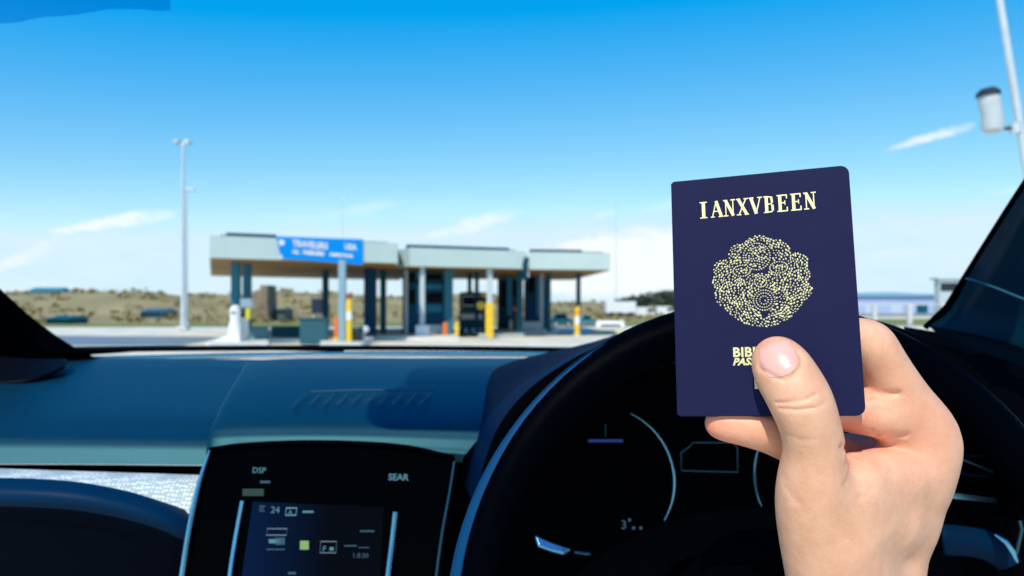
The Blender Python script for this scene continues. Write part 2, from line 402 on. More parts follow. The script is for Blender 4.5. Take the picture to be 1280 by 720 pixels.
m_glaze = mat('blue_glazing', (.002, .22, .40), .35, spec=.3)
bth = [o for o in bpy.data.objects if o.name.startswith('booth')]
def glaze(par, px0, px1, py0, py1, Y, m=m_glaze):
    a_, b_ = at(px0, py0, Y), at(px1, py1, Y)
    MB().box(((a_.x+b_.x)/2, Y, (a_.z+b_.z)/2), (b_.x-a_.x, .05, a_.z-b_.z)).done('glazing', m, par)
glaze(bth[0], 533, 552, 354, 361, 38.43); glaze(bth[0], 521, 526, 340, 392, 38.43); glaze(bth[0], 533, 552, 381, 390, 38.43)
glaze(bth[1], 634, 640, 345, 395, 45.93); glaze(bth[2], 670, 675, 346, 395, 47.4); glaze(bth[2], 677, 681, 350, 385, 47.4)
MB().box((*xy(539, 38.2), 2.62), (1.6, .12, .22)).done('awning', m_gutter, bth[0])
column(508, 4, 38.0, m_collight, 'thin pale post at the left edge of the teal and navy booth')
column(587, 5, 43.0, m_teal, 'teal column behind the dark van')
column(650, 7, 39.3, m_teal, 'teal column between the two dark booths on the right')
column(686, 5, 41.5, m_teal, 'teal column at the right edge of the blue panelled booth')
column(677, 4, 42.5, m_collight, 'thin pale post in front of the blue panelled booth')
# ------------------------------------------------------------------ islands
def island(poly, label, z=.13):
    e = empty('island', (sum(p[0] for p in poly)/len(poly), sum(p[1] for p in poly)/len(poly), 0), label, 'traffic island', 'raised kerbed islands between the lanes')
    MB().prism(poly, -.03, z).done('kerb', m_kerb, e)
    MB().prism(inset(poly, .25), z+.002, z+.012).done('top', m_concrete, e)
island([gp(262, 432.5), gp(336, 431), gp(330, 423), gp(280, 424)], 'pale kerbed island under the rounded white kiosk post')
island([gp(400, 434), gp(452, 433), gp(470, 424), gp(402, 424)], 'kerbed island holding the orange and yellow bollards')
island([gp(458, 424), gp(575, 426), gp(566, 417), gp(470, 414)], 'long kerbed island in front of the teal and navy booth')
island([gp(598, 423), gp(655, 420), gp(650, 413), gp(600, 414)], 'kerbed island at the foot of the yellow sleeved column')
island([gp(650, 417), gp(700, 415), gp(690, 410), gp(652, 410)], 'small kerbed island below the blue panelled booth')
MB().box((*gp(762, 415.5), .02), (1.9, .35, .2), 0.05, .04).done('kerb_stone', m_yellowline)
tag(bpy.data.objects['kerb_stone'], 'long low yellow painted kerb right of the canopies', 'kerb', kind='thing')

# ------------------------------------------------------------------ bollards and kiosks
def bollard(px, py, h, wpx, m, label, bands=(), cap=None):
    g = gnd(px, py); r = wpx/2000*g.y
    e = empty('bollard', (g.x, g.y, 0), label, 'bollard', 'coloured bollards between the lanes')
    MB().tube([(g.x, g.y, 0), (g.x, g.y, h*.93), (g.x, g.y, h*.98), (g.x, g.y, h)], [r, r, r*.8, r*.35], 14).done('post', m, e, True)
    for z0, z1, bmm in bands:
        MB().tube([(g.x, g.y, z0), (g.x, g.y, z1)], r*1.04, 14).done('band', bmm, e, True)
    MB().tube([(g.x, g.y, -.02), (g.x, g.y, .06)], r*1.5, 14).done('foot', m_galv, e)
    if cap: MB().tube([(g.x, g.y, h-.12), (g.x, g.y, h+.12), (g.x, g.y, h+.2)], [r*.8, r*.8, r*.4], 12).done('cap', cap, e, True)
    return e
bollard(420.5, 431, 1.05, 6, m_orange, 'short orange bollard left of the pale teal column', [(.0, .28, m_yellow)])
bollard(436.5, 431.5, 1.75, 7.5, m_yellow, 'tall yellow bollard with a white band and dark red cap', [(.95, 1.25, m_white)], m_red)
bollard(556.5, 422.5, .72, 6, m_orange, 'short orange post left of the teal column')
bollard(571, 422.5, .72, 5.5, m_yellow, 'short yellow post right of the teal column')
bollard(605, 420, 1.95, 5, m_dark, 'dark post carrying a round yellow disc', cap=m_yellow)
bollard(721.5, 419.5, 1.50, 7, m_yellow, 'lone yellow and white striped bollard below the smallest canopy', [(.55, .95, m_white), (1.1, 1.18, m_orange)])
bollard(615, 404, .9, 4, m_yellow, 'small yellow post far behind the yellow sleeved column')
bollard(648.5, 418, .8, 5, m_yellow, 'small yellow post at the left end of the low white block')
bollard(553, 410, 1.0, 4, m_white, 'thin white post between booth and teal column', [(.6, .85, m_orange)])
bollard(643, 416, 1.25, 5, m_dark, 'dark post with a red top behind the small white box', cap=m_orange)
# yellow disc
g = gnd(603, 420)
MB().tube([at(601, 382, g.y-.25), at(601, 382, g.y-.17)], .20, 16).done('disc', m_yellow, [o for o in bpy.data.objects if o.get('label', '').startswith('dark post carrying')][0], True)

g = gnd(294, 431)
k = empty('payment_kiosk', (g.x, g.y, 0), 'white kiosk post with a rounded head at the left end of the plaza', 'kiosk')
MB().tube([(g.x, g.y, 0), (g.x, g.y, .7), (g.x, g.y, 1.0), (g.x, g.y, 1.25), (g.x, g.y, 1.42), (g.x, g.y, 1.5)], [.30, .24, .18, .21, .17, .06], 16).done('body', m_white, k, True)
MB().box((g.x, g.y-.21, 1.22), (.16, .03, .07), 0, .01).done('screen', m_dark, k)
MB().hexa([(g.x-1.0, g.y-.3, 0), (g.x+.3, g.y-.3, 0), (g.x+.3, g.y+.3, 0), (g.x-1.0, g.y+.3, 0), (g.x-.95, g.y-.3, .12), (g.x+.25, g.y-.3, .5), (g.x+.25, g.y+.3, .5), (g.x-.95, g.y+.3, .12)]).done('sloping_base', m_white, k)
g = gnd(305, 430)
k = empty('card_reader', (g.x, g.y, 0), 'white post with a square white box and yellow panel beside the rounded kiosk', 'card reader')
MB().box((g.x, g.y, .55), (.30, .3, 1.1), 0, .04).done('post', m_white, k)
q = at(308.5, 379, g.y)
MB().box((q.x, g.y, q.z), (.42, .36, .36), 0, .04).done('box', m_white, k)
q = at(311, 392, g.y-.1)
MB().box((q.x, q.y, q.z), (.16, .3, .42), 0, .02).done('side_panel', mat('lime_yellow', (.62, .62, .04), .5), k)
q = at(304.5, 392, g.y-.1)
MB().box((q.x, q.y, q.z), (.2, .2, .3), 0, .02).done('keypad', m_dark, k)
# dark sign box on a stand
g = gnd(397, 409.5)
k = empty('sign_box', (g.x, g.y, 0), 'dark square display box on low legs left of the slim teal column', 'sign box')
q0, q1 = at(390, 392, g.y), at(405, 373, g.y)
MB().box(((q0.x+q1.x)/2, g.y, (q0.z+q1.z)/2), (q1.x-q0.x, .35, q1.z-q0.z), 0, .04).done('cabinet', mat('navy_cabinet', (.006, .02, .05), .4), k)
for dx in (-.3, .3): MB().box(((q0.x+q1.x)/2+dx, g.y, q0.z/2), (.08, .1, q0.z)).done('leg', m_galv, k)
# barriers
def barrier(px0, px1, py0, py1, py, label, m=m_teal, cap=None):
    Y = gnd(0, py).y; a, b = at(px0, py0, Y), at(px1, py1, Y)
    e = empty('barrier', ((a.x+b.x)/2, Y, 0), label, 'barrier', 'low barriers between the lanes')
    MB().box(((a.x+b.x)/2, Y, a.z/2), (b.x-a.x, .4, a.z), 0, .04).done('wall', m, e)
    MB().box(((a.x+b.x)/2, Y, a.z+.03), (b.x-a.x+.06, .5, .06), 0, .015).done('coping', cap or m, e)
barrier(311, 334, 410, 430, 428, 'short light teal barrier block right of the white kiosk', mat('light_teal', (.10, .28, .34), .5))
barrier(340, 376, 409, 430, 421, 'long low teal barrier in the middle of the left lane', m_teal)
barrier(376, 410, 399, 432, 430, 'tall dark teal barrier wall left of the orange bollard', mat('deep_teal', (.012, .085, .12), .5))
# pale slabs lying in the lane
for i, (a, b, py, lab) in enumerate([(336, 376, 427, 'flat white slab on the ground before the long teal barrier'), (333, 352, 414, 'small white slab behind the short light teal barrier')]):
    g0, g1 = gnd(a, py), gnd(b, py)
    sg = MB().box(((g0.x+g1.x)/2, g0.y, .04), (g1.x-g0.x, 1.4 if i == 0 else 1.0, .16), .15, .05).done('concrete_slab', m_white)
    tag(sg, lab, 'slab', 'white slabs lying beside the barriers')
# white low blocks
def wblock(px0, px1, py0, py, label):
    Y = gnd(0, py).y; a, b = at(px0, py0, Y), at(px1, py, Y)
    e = empty('jersey_barrier', ((a.x+b.x)/2, Y, 0), label, 'barrier', 'white concrete blocks in front of the booths')
    w_ = b.x-a.x; h = a.z; cx = (a.x+b.x)/2
    MB().hexa([(cx-w_/2, Y-.3, 0), (cx+w_/2, Y-.3, 0), (cx+w_/2, Y+.3, 0), (cx-w_/2, Y+.3, 0), (cx-w_/2+.04, Y-.12, h), (cx+w_/2-.04, Y-.12, h), (cx+w_/2-.04, Y+.12, h), (cx-w_/2+.04, Y+.12, h)]).done('block', m_white, e)
    MB().box((cx, Y-.26, .10), (w_*.7, .12, .12)).done('forklift_slot', m_dark, e)
wblock(532, 558, 406, 421, 'long low white block right of the white column base')
wblock(650, 676, 402, 414.5, 'low white block in front of the blue panelled booth')
wblock(636, 645, 400, 415, 'small square white block with dark post behind it')
wblock(745, 780, 401, 408, 'pale low wall beyond the lone yellow bollard')
# bin
g = gnd(446, 431)
k = empty('litter_bin', (g.x, g.y, 0), 'dark litter bin right of the tall yellow bollard', 'bin')
MB().tube([(g.x, g.y, 0), (g.x, g.y, .55)], [.2, .24], 16).done('drum', m_dark, k, True)
MB().tube([(g.x, g.y, .55), (g.x, g.y, .62), (g.x, g.y, .66)], [.26, .24, .12], 16).done('lid', m_dark, k, True)
g = gnd(455, 430)
k = empty('pay_post', (g.x, g.y, 0), 'thin pale post with round white head right of the litter bin', 'post')
MB().tube([(g.x, g.y, 0), (g.x, g.y, .45)], .05, 10).done('pole', m_galv, k, True)
MB().tube([(g.x, g.y, .42), (g.x, g.y, .5), (g.x, g.y, .62), (g.x, g.y, .7)], [.08, .19, .19, .08], 14).done('head', m_white, k, True)

# ------------------------------------------------------------------ vehicles in the distance
def car_small(px0, px1, pyt, pyb, m, label, kind='car', Y=None):
    Y = Y or gnd(0, pyb).y; a, b = at(px0, pyt, Y), at(px1, pyb, Y); L = b.x-a.x; h = a.z; cx = (a.x+b.x)/2
    e = empty('parked_'+kind, (cx, Y, 0), label, kind, 'vehicles parked around the plaza')
    if kind == 'car':
        prof = [(-.5, .18), (.5, .18), (.5, .5), (.44, .58), (.3, .62), (.14, .97), (.05, 1.0), (-.25, 1.0), (-.34, .95), (-.46, .62), (-.5, .55)]
        win = [(.26, .64), (.12, .93), (-.24, .94), (-.38, .64)]
    else:
        prof = [(-.5, .12), (.5, .12), (.5, .45), (.44, .6), (.36, .95), (.3, 1.0), (-.46, 1.0), (-.5, .95)]
        win = [(.42, .62), (.35, .88), (.1, .88), (.1, .62)]
    def ext(pr, y0, y1, name, mm):
        V = [(cx+x*L, y0, z*h) for x, z in pr]+[(cx+x*L, y1, z*h) for x, z in pr]; n = len(pr)
        F = [tuple(range(n)), tuple(range(2*n-1, n-1, -1))]+[(i, n+i, n+(i+1) % n, (i+1) % n) for i in range(n)]
        return pm(name, V, F, mm, e)
    ext(prof, Y, Y+1.7, 'body', m); ext(win, Y-.02, Y-.005, 'window', m_blackglass)
    for s in (-.3, .3):
        wl = MB().tube([(cx+s*L, Y-.03, h*.2), (cx+s*L, Y+.2, h*.2)], h*.2, 16).done('wheel', m_tyre, e, True)
        MB().tube([(cx+s*L, Y-.05, h*.2), (cx+s*L, Y-.03, h*.2)], h*.1, 12).done('rim', m_galv, wl)
Y = 41.0; a, b = at(577, 364, Y), at(606, 416, Y); vx, vw, vh = (a.x+b.x)/2, b.x-a.x+.25, a.z
e = empty('parked_van', (vx, Y, 0), 'dark teal van waiting between the teal column and the yellow disc post', 'van', 'vehicles parked around the plaza')
MB().box((vx, Y+2, vh*.56), (vw, 4, vh*.84), 0, .12).done('body', mat('van_paint', (.003, .06, .075), .5, spec=.15), e)
f = MB().box((vx, Y-.01, vh*.78), (vw*.8, .05, vh*.24), 0, .015).done('rear_window', m_galv, e)
MB().box((vx, Y-.04, vh*.78), (vw*.74, .02, vh*.20)).done('pane', m_blackglass, f)
MB().box((vx, Y-.03, vh*.42), (vw*.86, .06, vh*.12), 0, .02).done('rear_panel', m_kerb, e)
for s_ in (-.42, .42):
    MB().box((vx+s_*vw, Y-.02, vh*.60), (.10, .05, .32), 0, .01).done('tail_lamp', m_red, e)
    MB().tube([(vx+s_*vw-.1, Y+.7, .32), (vx+s_*vw+.1, Y+.7, .32)], .32, 16).done('wheel', m_tyre, e, True)
car_small(690, 716, 392, 408, m_teal, 'dark green car parked under the smallest canopy')
car_small(726, 744, 394, 407, mat('bright_teal_paint', (.02, .22, .26), .35), 'bright teal car right of the lone yellow bollard')
car_small(455+125, 455+126, 404, 407, m_white, 'x') if False else None
# white box trailer + white vans
Y = 88
a, b = at(758, 377, Y), at(795, 394, Y)
e = empty('box_trailer', ((a.x+b.x)/2, Y, 0), 'white box trailer parked before the distant dark trees', 'trailer')
MB().box(((a.x+b.x)/2, Y+1.2, (a.z+.7)/2), (b.x-a.x, 2.4, a.z-.7), 0, .05).done('cargo_box', m_white, e)
MB().box(((a.x+b.x)/2, Y+1.2, .62), (b.x-a.x, 2.2, .14)).done('chassis', m_dark, e)
for s in (-1.0, -.2, 1.1):
    MB().tube([((a.x+b.x)/2+s, Y-.02, .42), ((a.x+b.x)/2+s, Y+.3, .42)], .42, 16).done('wheel', m_tyre, e, True)
car_small(796, 818, 384, 396, m_white, 'white van parked right of the box trailer', 'van', 92)
car_small(822, 842, 383, 396, m_white, 'pale van parked nearest to the passport edge', 'van', 98)
# teal sheds in the scrub
def shed(px0, px1, py0, py1, Y, m, label, roofm=None):
    a, b = at(px0, py0, Y), at(px1, py1, Y); cx = (a.x+b.x)/2; z0 = b.z
    e = empty('shed', (cx, Y, 0), label, 'shed')
    h = a.z-z0
    MB().box((cx, Y+1.5, z0+h*.3-.8), (b.x-a.x-.5, 3, h*.6+1.6)).done('wall', m, e)
    MB().hexa([(a.x, Y-.3, z0+h*.6), (b.x, Y-.3, z0+h*.6), (b.x, Y+3.3, z0+h*.6), (a.x, Y+3.3, z0+h*.6), (a.x+.5, Y+1.2, a.z), (b.x-.3, Y+1.2, a.z), (b.x-.3, Y+1.8, a.z), (a.x+.5, Y+1.8, a.z)]).done('roof', roofm or m, e)
shed(172, 209, 386, 397, 78, mat('slate_roof', (.035, .10, .13), .5), 'dark slate roofed shed low on the bank left of the tall light pole')
shed(54, 90, 395, 405, 66, m_teal, 'low teal shed at the foot of the bank beside the dark windscreen pillar')
shed(343, 359, 385, 391, 75, mat('green_grey_roof', (.05, .09, .08), .6), 'small dark shed on the bank seen under the left canopy')
shed(36, 78, 359, 369, 150, mat('sea_blue_roof', (.06, .26, .33), .5), 'long sea blue building on the top of the ridge at far left')
# brown stone tower block
a, b = at(314, 358, 74), at(335, 388, 74)
e = empty('stone_building', ((a.x+b.x)/2, 74, 0), 'brown stone block building behind the left kiosk columns', 'building')
MB().hexa([(a.x, 74, -.1), (b.x, 74, -.1), (b.x, 77, -.1), (a.x, 77, -.1), (a.x+.1, 74.1, a.z-.5), (b.x-.1, 74.1, a.z), (b.x-.1, 76.9, a.z), (a.x+.1, 76.9, a.z-.5)]).done('wall', m_rock, e)
MB().box(((a.x+b.x)/2+.35, 75.5, a.z-.02), (.75, 2.7, .3), 0, .05).done('roof_block', m_rock, e)
# far right building and fence
Y = 130
a, b = at(1174, 347, Y), at(1206, 366, Y)
e = empty('lookout_building', ((a.x+b.x)/2, Y, 0), 'grey flat roofed building with a dark window band beside the right pillar', 'building')
MB().box(((a.x+b.x)/2, Y+.8, a.z/2), (b.x-a.x, 1.6, a.z-.6), 0, .05).done('wall', m_galv, e)
MB().box(((a.x+b.x)/2, Y+1, a.z-.15), (b.x-a.x+.8, 2.6, .35), 0, .05).done('roof', m_fascia, e)
p0 = at(1177, 362, Y-.1)
MB().box(((a.x+b.x)/2-.4, Y-.05, p0.z+.45), (b.x-a.x-1.2, .15, 1.3)).done('window_band', m_dark, e)
Y = 190
a, b = at(1062, 369, Y), at(1196, 383, Y)
e = empty('warehouse', ((a.x+b.x)/2, Y, 0), 'long low lilac grey warehouse in the distance right of the passport', 'warehouse')
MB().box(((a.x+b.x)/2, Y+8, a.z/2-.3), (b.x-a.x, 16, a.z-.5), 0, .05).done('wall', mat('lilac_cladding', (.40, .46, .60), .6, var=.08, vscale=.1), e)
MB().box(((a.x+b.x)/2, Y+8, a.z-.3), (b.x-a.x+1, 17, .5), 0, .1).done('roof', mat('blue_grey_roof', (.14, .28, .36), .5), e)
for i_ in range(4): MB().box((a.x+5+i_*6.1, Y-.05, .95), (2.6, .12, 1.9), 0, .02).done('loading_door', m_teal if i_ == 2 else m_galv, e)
# pale rail posts at right
e = empty('roadside_fence', (*gp(1140, 402), 0), 'pale low rail fence across the green strip at right', 'fence')
Y = 62
for px in (1093, 1137, 1178):
    q = at(px, 380, Y); MB().box((q.x, Y, q.z/2), (.32, .3, q.z), 0, .02).done('post', m_kerb, e)
q0, q1 = at(1062, 379, Y), at(1230, 379, Y)
MB().box(((q0.x+q1.x)/2, Y+.02, q0.z-.1), (q1.x-q0.x, .10, .08)).done('rail', m_kerb, e)

# ------------------------------------------------------------------ light poles
def light_pole(px, pyt, pyb, wpx, label, heads=True, Y=None, m=m_galv):
    Y = Y or gnd(0, pyb).y; b = at(px, pyb, Y); t = at(px, pyt, Y); r = wpx/2000*Y
    e = empty('light_pole', (b.x, Y, 0), label, 'light pole', 'light poles around the plaza')
    MB().tube([(b.x, Y, 0), (b.x, Y, 1.5), (b.x, Y, t.z)], [r*1.25, r*1.1, r*.6], 12).done('pole', m, e, True)
    MB().box((b.x, Y, .1), (r*5, r*5, .22), 0, .03).done('footing', m_kerb, e)
    if heads:
        MB().box((b.x, Y, t.z-.1), (r*4, r*1.2, .08), 0, .02).done('crossarm', m, e)
        for s in (-1, 1):
            MB().box((b.x+s*r*2.6, Y-.1, t.z), (r*2.4, r*4, .16), Matrix.Rotation(s*.35, 4, 'Y'), .03).done('lamp_head', m, e)
    else:
        MB().box((b.x+r*3, Y, t.z), (r*7, r*3, .16), 0, .03).done('lamp_head', m, e)
    return e
light_pole(229, 178, 412, 5.2, 'tall pale pole with twin lamp heads left of the canopies')
light_pole(233, 237, 408, 3.2, 'thinner shorter pole directly behind the twin headed pole', False, 62)
light_pole(428, 249, 404, 1.0, 'faint far pole rising above the blue banner', False, 95, m_galv)
light_pole(770, 251, 400, .9, 'faint far pole rising right of the smallest canopy', False, 110, m_galv)
# leaning pole with speaker shaped lamp at upper right
Y = 12.0
pt = at(1240, -60, Y); pb_ = at(1331, 504, Y)
e = empty('camera_pole', (pb_.x, Y, 0), 'thick pale pole at the upper right corner carrying a grey camera housing', 'pole')
MB().tube([pb_, pt], [.072, .05], 18).done('pole', m_galv, e, True)
MB().box((pb_.x, Y, .05), (.4, .4, .12), 0, .02).done('base_plate', m_galv, e)
MB().tube([at(1290, 150, Y), at(1287, 225, Y)], .012, 8).done('cable', m_dark, e)
hs_ = [at(1234, 112, Y-.1), at(1236, 118, Y-.1), at(1237, 130, Y-.1), at(1240, 142, Y-.1), at(1241, 156, Y-.1), at(1241, 163, Y-.1), at(1241, 166, Y-.1)]
MB().tube(hs_, [.10, .145, .150, .142, .158, .145, .10], 20).done('housing', mat('camera_housing', (.50, .55, .56), .45, var=.06), e, True)
MB().tube([at(1234, 110.5, Y-.1), at(1235, 116, Y-.1), at(1235.4, 120, Y-.1)], [.10, .17, .165], 20).done('hood', m_dark, e, True)
MB().tube([at(1252, 161, Y-.05), at(1268, 160, Y)], .025, 8).done('bracket', m_dark, e, True)
MB().tube([at(1268.5, 154, Y), at(1270, 166, Y)], .085, 14).done('clamp', m_galv, e, True)

# ================================================================== THE CAR
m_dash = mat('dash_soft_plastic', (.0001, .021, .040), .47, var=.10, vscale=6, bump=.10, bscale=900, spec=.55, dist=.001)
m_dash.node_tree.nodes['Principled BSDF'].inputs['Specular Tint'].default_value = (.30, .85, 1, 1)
m_black = mat('black_interior', (.001, .002, .005), .55, spec=.06, bump=.15, bscale=700, dist=.001)
m_blackmat = mat('matt_black', (.0004, .0006, .0016), .85, spec=.015)
m_gloss = mat('gloss_black_panel', (.0004, .0006, .001), .15, spec=.012)
m_lower = mat('lower_dash_plastic', (.0002, .013, .040), .55, spec=.04, bump=.1, bscale=600, dist=.001)
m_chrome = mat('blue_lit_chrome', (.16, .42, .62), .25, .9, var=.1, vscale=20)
m_chrome_dim = mat('dim_chrome', (.03, .10, .15), .3, .8)
m_pillar = mat('pillar_trim', (.0004, .022, .042), .5, spec=.14, bump=.15, bscale=500, dist=.001)
m_wheel = mat('wheel_leather', (.0002, .0006, .0020), .45, spec=.010, bump=.2, bscale=500, dist=.001)
car = empty('car', (0, 1.0, 0), 'right hand drive car seen from inside: dashboard, steering wheel, pillars and windscreen', 'car')

# --- dashboard, passenger side
prof = [(446, 1.27), (452, 1.21), (462, 1.14), (480, 1.04), (500, .952), (516, .896), (530, .865), (540, .846), (547, .8385), (554, .8335), (562, .8297), (569, .8264), (574, .8241)]
def dashrow(Ys, z, bend=0.0):
    return [Vector((x, Ys - .05*abs((x+.15)/.6)**2.2*1.0 + (0), z - .020*(x+.60))) for x in np.linspace(-.92, .02, 16)]
rws = [dashrow(1.31, -.11+CZ), dashrow(1.29, CZ-.086)]
for py, Y in prof: rws.append(dashrow(Y, CZ-(py-HR)/1000*Y))
V_ = []
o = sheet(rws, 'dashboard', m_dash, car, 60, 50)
dash = o
# seam recess (dark gap) and trim band
rws = [dashrow(.8241, CZ-(574.5-HR)/1000*.8241), dashrow(.840, CZ-(577-HR)/1000*.840), dashrow(.840, CZ-(594-HR)/1000*.840)]
sheet(rws, 'seam', m_blackmat, dash, 40, 8)
mt = mat('perforated_silver_trim', (.5, .5, .5), .55, 0)
t = mt.node_tree; p = t.nodes['Principled BSDF']; co = t.nodes.new('ShaderNodeTexCoord')
vo = t.nodes.new('ShaderNodeTexVoronoi'); vo.inputs['Scale'].default_value = 300; vo.inputs['Randomness'].default_value = .35; t.links.new(co.outputs['Object'], vo.inputs['Vector'])
cr_ = t.nodes.new('ShaderNodeValToRGB'); cr_.color_ramp.elements[0].position = .22; cr_.color_ramp.elements[1].position = .50
cr_.color_ramp.elements[0].color = (.95, .97, .92, 1); cr_.color_ramp.elements[1].color = (.38, .48, .46, 1)
t.links.new(vo.outputs['Distance'], cr_.inputs[0]); t.links.new(cr_.outputs[0], p.inputs['Base Color'])
bp = t.nodes.new('ShaderNodeBump'); bp.inputs['Strength'].default_value = .5; bp.inputs['Distance'].default_value = .0008; bp.invert = True
t.links.new(vo.outputs['Distance'], bp.inputs['Height']); t.links.new(bp.outputs[0], p.inputs['Normal'])
xs = np.linspace(0, 1, 14)
def row(p0, p1, n=14, bow=0):
    a, b = Vector(p0), Vector(p1); return [a.lerp(b, s) + Vector((0, 0, bow*math.sin(s*math.pi))) for s in np.linspace(0, 1, n)]
X0, X1 = -80, 255
sheet([row(at(X0, 583, .775), at(X1, 594, .80)), row(at(X0, 587, .750), at(X1, 606, .775)), row(at(X0, 594, .728), at(X1, 645, .752), bow=-.002), row(at(X0, 604, .73), at(X1, 668, .752), bow=-.002)], 'trim_panel', mt, dash, 40, 16)
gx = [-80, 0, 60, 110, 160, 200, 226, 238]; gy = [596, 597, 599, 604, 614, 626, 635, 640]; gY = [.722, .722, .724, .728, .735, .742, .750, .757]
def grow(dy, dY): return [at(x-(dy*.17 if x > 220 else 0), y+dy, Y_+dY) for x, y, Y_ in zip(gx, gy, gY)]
def gflat(py, Y_): return [at(x, py+(x/300)*14, Y_+float(np.interp(x, [0, 110, 200, 243], [0, .004, .014, .024]))) for x in [max(q, -80)*(1-.0009*max(0, min(py, 900)-642)) if q > 150 else q for q in gx]]
sheet([grow(0, 0), grow(7, -.011), grow(16, -.019), grow(27, -.021), grow(36, -.014)], 'lit_panel_roll', mat('lit_panel_navy', (.0002, .022, .062), .5, spec=.06), dash, 50, 24)  # lit top of the lower panel, its brightness put into a bluer colour
sheet([grow(33, -.014), grow(40, -.010), grow(52, .004), grow(66, .024), gflat(722, .79), gflat(800, .80), gflat(1100, .82)], 'glovebox_panel', mat('shaded_panel_navy', (.0001, .0022, .0085), .6, spec=.03), dash, 50, 40)  # shade under the roll is put into a near-black panel colour

# --- centre hood over the display
rows_ = [(447.5, 1.10), (456, 1.03), (470, .955), (488, .888), (508, .832), (528, .793), (543, .7792), (552, .7744), (558, .772), (563, .7708), (570, .776)]
lx = [312, 309, 300, 289, 278, 269, 264, 262, 261, 261, 263]
rx = [900, 880, 800, 720, 660, 625, 600, 590, 585, 580, 578]
def hood_row(i):
    py, Y = rows_[i]; L, Rr = lx[i], rx[i]; r = []
    r.append(at(L-3, py+6, Y*1.012)); 
    for s in np.linspace(0, 1, 12):
        px = L+(Rr-L)*s; k = i/10
        dpy = (-6*math.sin(s*math.pi)*1.0 + 8*s)*k
        r.append(at(px, py+dpy+(3*(1-min(1, s*9)))*(1-k*.5), Y))
    return r
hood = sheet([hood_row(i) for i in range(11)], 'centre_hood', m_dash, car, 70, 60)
def hoodY(py): return interp(py, [r[0] for r in rows_], [r[1] for r in rows_])
# defroster vent with slanted slots
b = MB()
def hp(px, py, up=.001): 
    Y = hoodY(py+3); v = at(px, py, Y-.006); v.z += up; return v
b.tube([hp(366, 509), hp(375, 500), hp(388, 491), hp(450, 488.5), hp(542, 489)], .0009, 6)
for i in range(9):
    x = 392+i*17; b.tube([hp(x+9, 493), hp(x+3, 499), hp(x-4, 506)], .0008, 6)
b.done('defroster_vent', mat('vent_edge', (.015, .05, .08), .35), hood, True)

# --- windscreen base: dark cowl, pale defroster strip, wiper, bonnet
sheet([row(at(60, 436.5, 1.42), at(800, 438, 1.42), bow=.004), row(at(70, 441, 1.36), at(800, 441, 1.36), bow=.004)], 'cowl_edge', m_blackmat, car, 40, 4, .004)
cow = sheet([row(at(68, 451, 1.30), at(820, 445.5, 1.32), bow=.006), row(at(74, 446.5, 1.335), at(820, 441, 1.35), bow=.006)], 'windscreen_edge_strip', mat('pale_edge_strip', (.05, .16, .20), .25, spec=.6), car, 40, 4, .003)
wp = MB(); wp.tube([at(96, 443, 1.40), at(170, 437.8, 1.42), at(250, 435, 1.45), at(336, 434, 1.48)], .0028, 8).tube([at(336, 434, 1.48), at(345, 437, 1.46), at(430, 438.5, 1.45)], .0022, 8).done('wiper', m_blackmat, car, True)
sheet([[Vector((x, 1.40, CZ-.115-.02*x*x)) for x in np.linspace(-.95, .62, 9)], [Vector((x, 1.8, CZ-.16-.05*x*x)) for x in np.linspace(-.95, .62, 9)], [Vector((x, 2.2, CZ-.24-.08*x*x)) for x in np.linspace(-.93, .6, 9)], [Vector((x, 2.45, CZ-.42-.1*x*x)) for x in np.linspace(-.9, .58, 9)], [Vector((x, 2.5, CZ-.9)) for x in np.linspace(-.9, .58, 9)]], 'bonnet', mat('dark_blue_bodywork', (.01, .03, .06), .25, .3, coat=.5), car, 30, 30)

# --- windscreen: curved laminated glass and its tinted band
GA, GB = Vector((0, 1.46, -.095)), Vector((0, .60, .50))
def glass_pt(px, py, off=0.0):
    u, v = (px-640)/1000, (HR-py)/1000
    # slope plane plus slight wrap at the sides
    sl = (GB.z-GA.z)/(GB.y-GA.y)
    Y = (GA.z - sl*GA.y)/(v-sl)
    return Vector((u*Y, Y, CZ+v*Y)) + Vector((0, -off, -off*.5))
mg = bpy.data.materials.new('clean_windscreen_glass'); mg.use_nodes = True; t = mg.node_tree; t.nodes.clear()
oo = t.nodes.new('ShaderNodeOutputMaterial'); tr = t.nodes.new('ShaderNodeBsdfTransparent'); tr.inputs[0].default_value = (1, 1, 1, 1); t.links.new(tr.outputs[0], oo.inputs[0])
def screen_pt(sx, t_):
    P = GA.lerp(GB, t_); hw = .80-.14*t_; return Vector((-.15+sx*hw, P.y-.06*sx*sx, CZ+P.z))
ws = sheet([[screen_pt(sx, t_) for sx in np.linspace(-1, 1, 9)] for t_ in (0, .33, .66, 1.0)], 'windscreen', mg, car, 30, 16, .005)
mb_ = bpy.data.materials.new('tinted_film'); mb_.use_nodes = True; t = mb_.node_tree; t.nodes.clear()
oo = t.nodes.new('ShaderNodeOutputMaterial'); tr = t.nodes.new('ShaderNodeBsdfTransparent'); tr.inputs[0].default_value = (.25, .66, .84, 1); t.links.new(tr.outputs[0], oo.inputs[0])
edge = [(-60, 34), (0, 28), (30, 26), (60, 20), (100, 17), (150, 9), (185, 10), (206, 12), (219, 11)]
sheet([[glass_pt(x, y, .012) for x, y in edge], [glass_pt(x, -6, .012) for x, y in edge], [glass_pt(x, -180, .012) for x, y in edge], [glass_pt(x, -330, .012) for x, y in edge]], 'tint_band', mb_, ws, 50, 8)

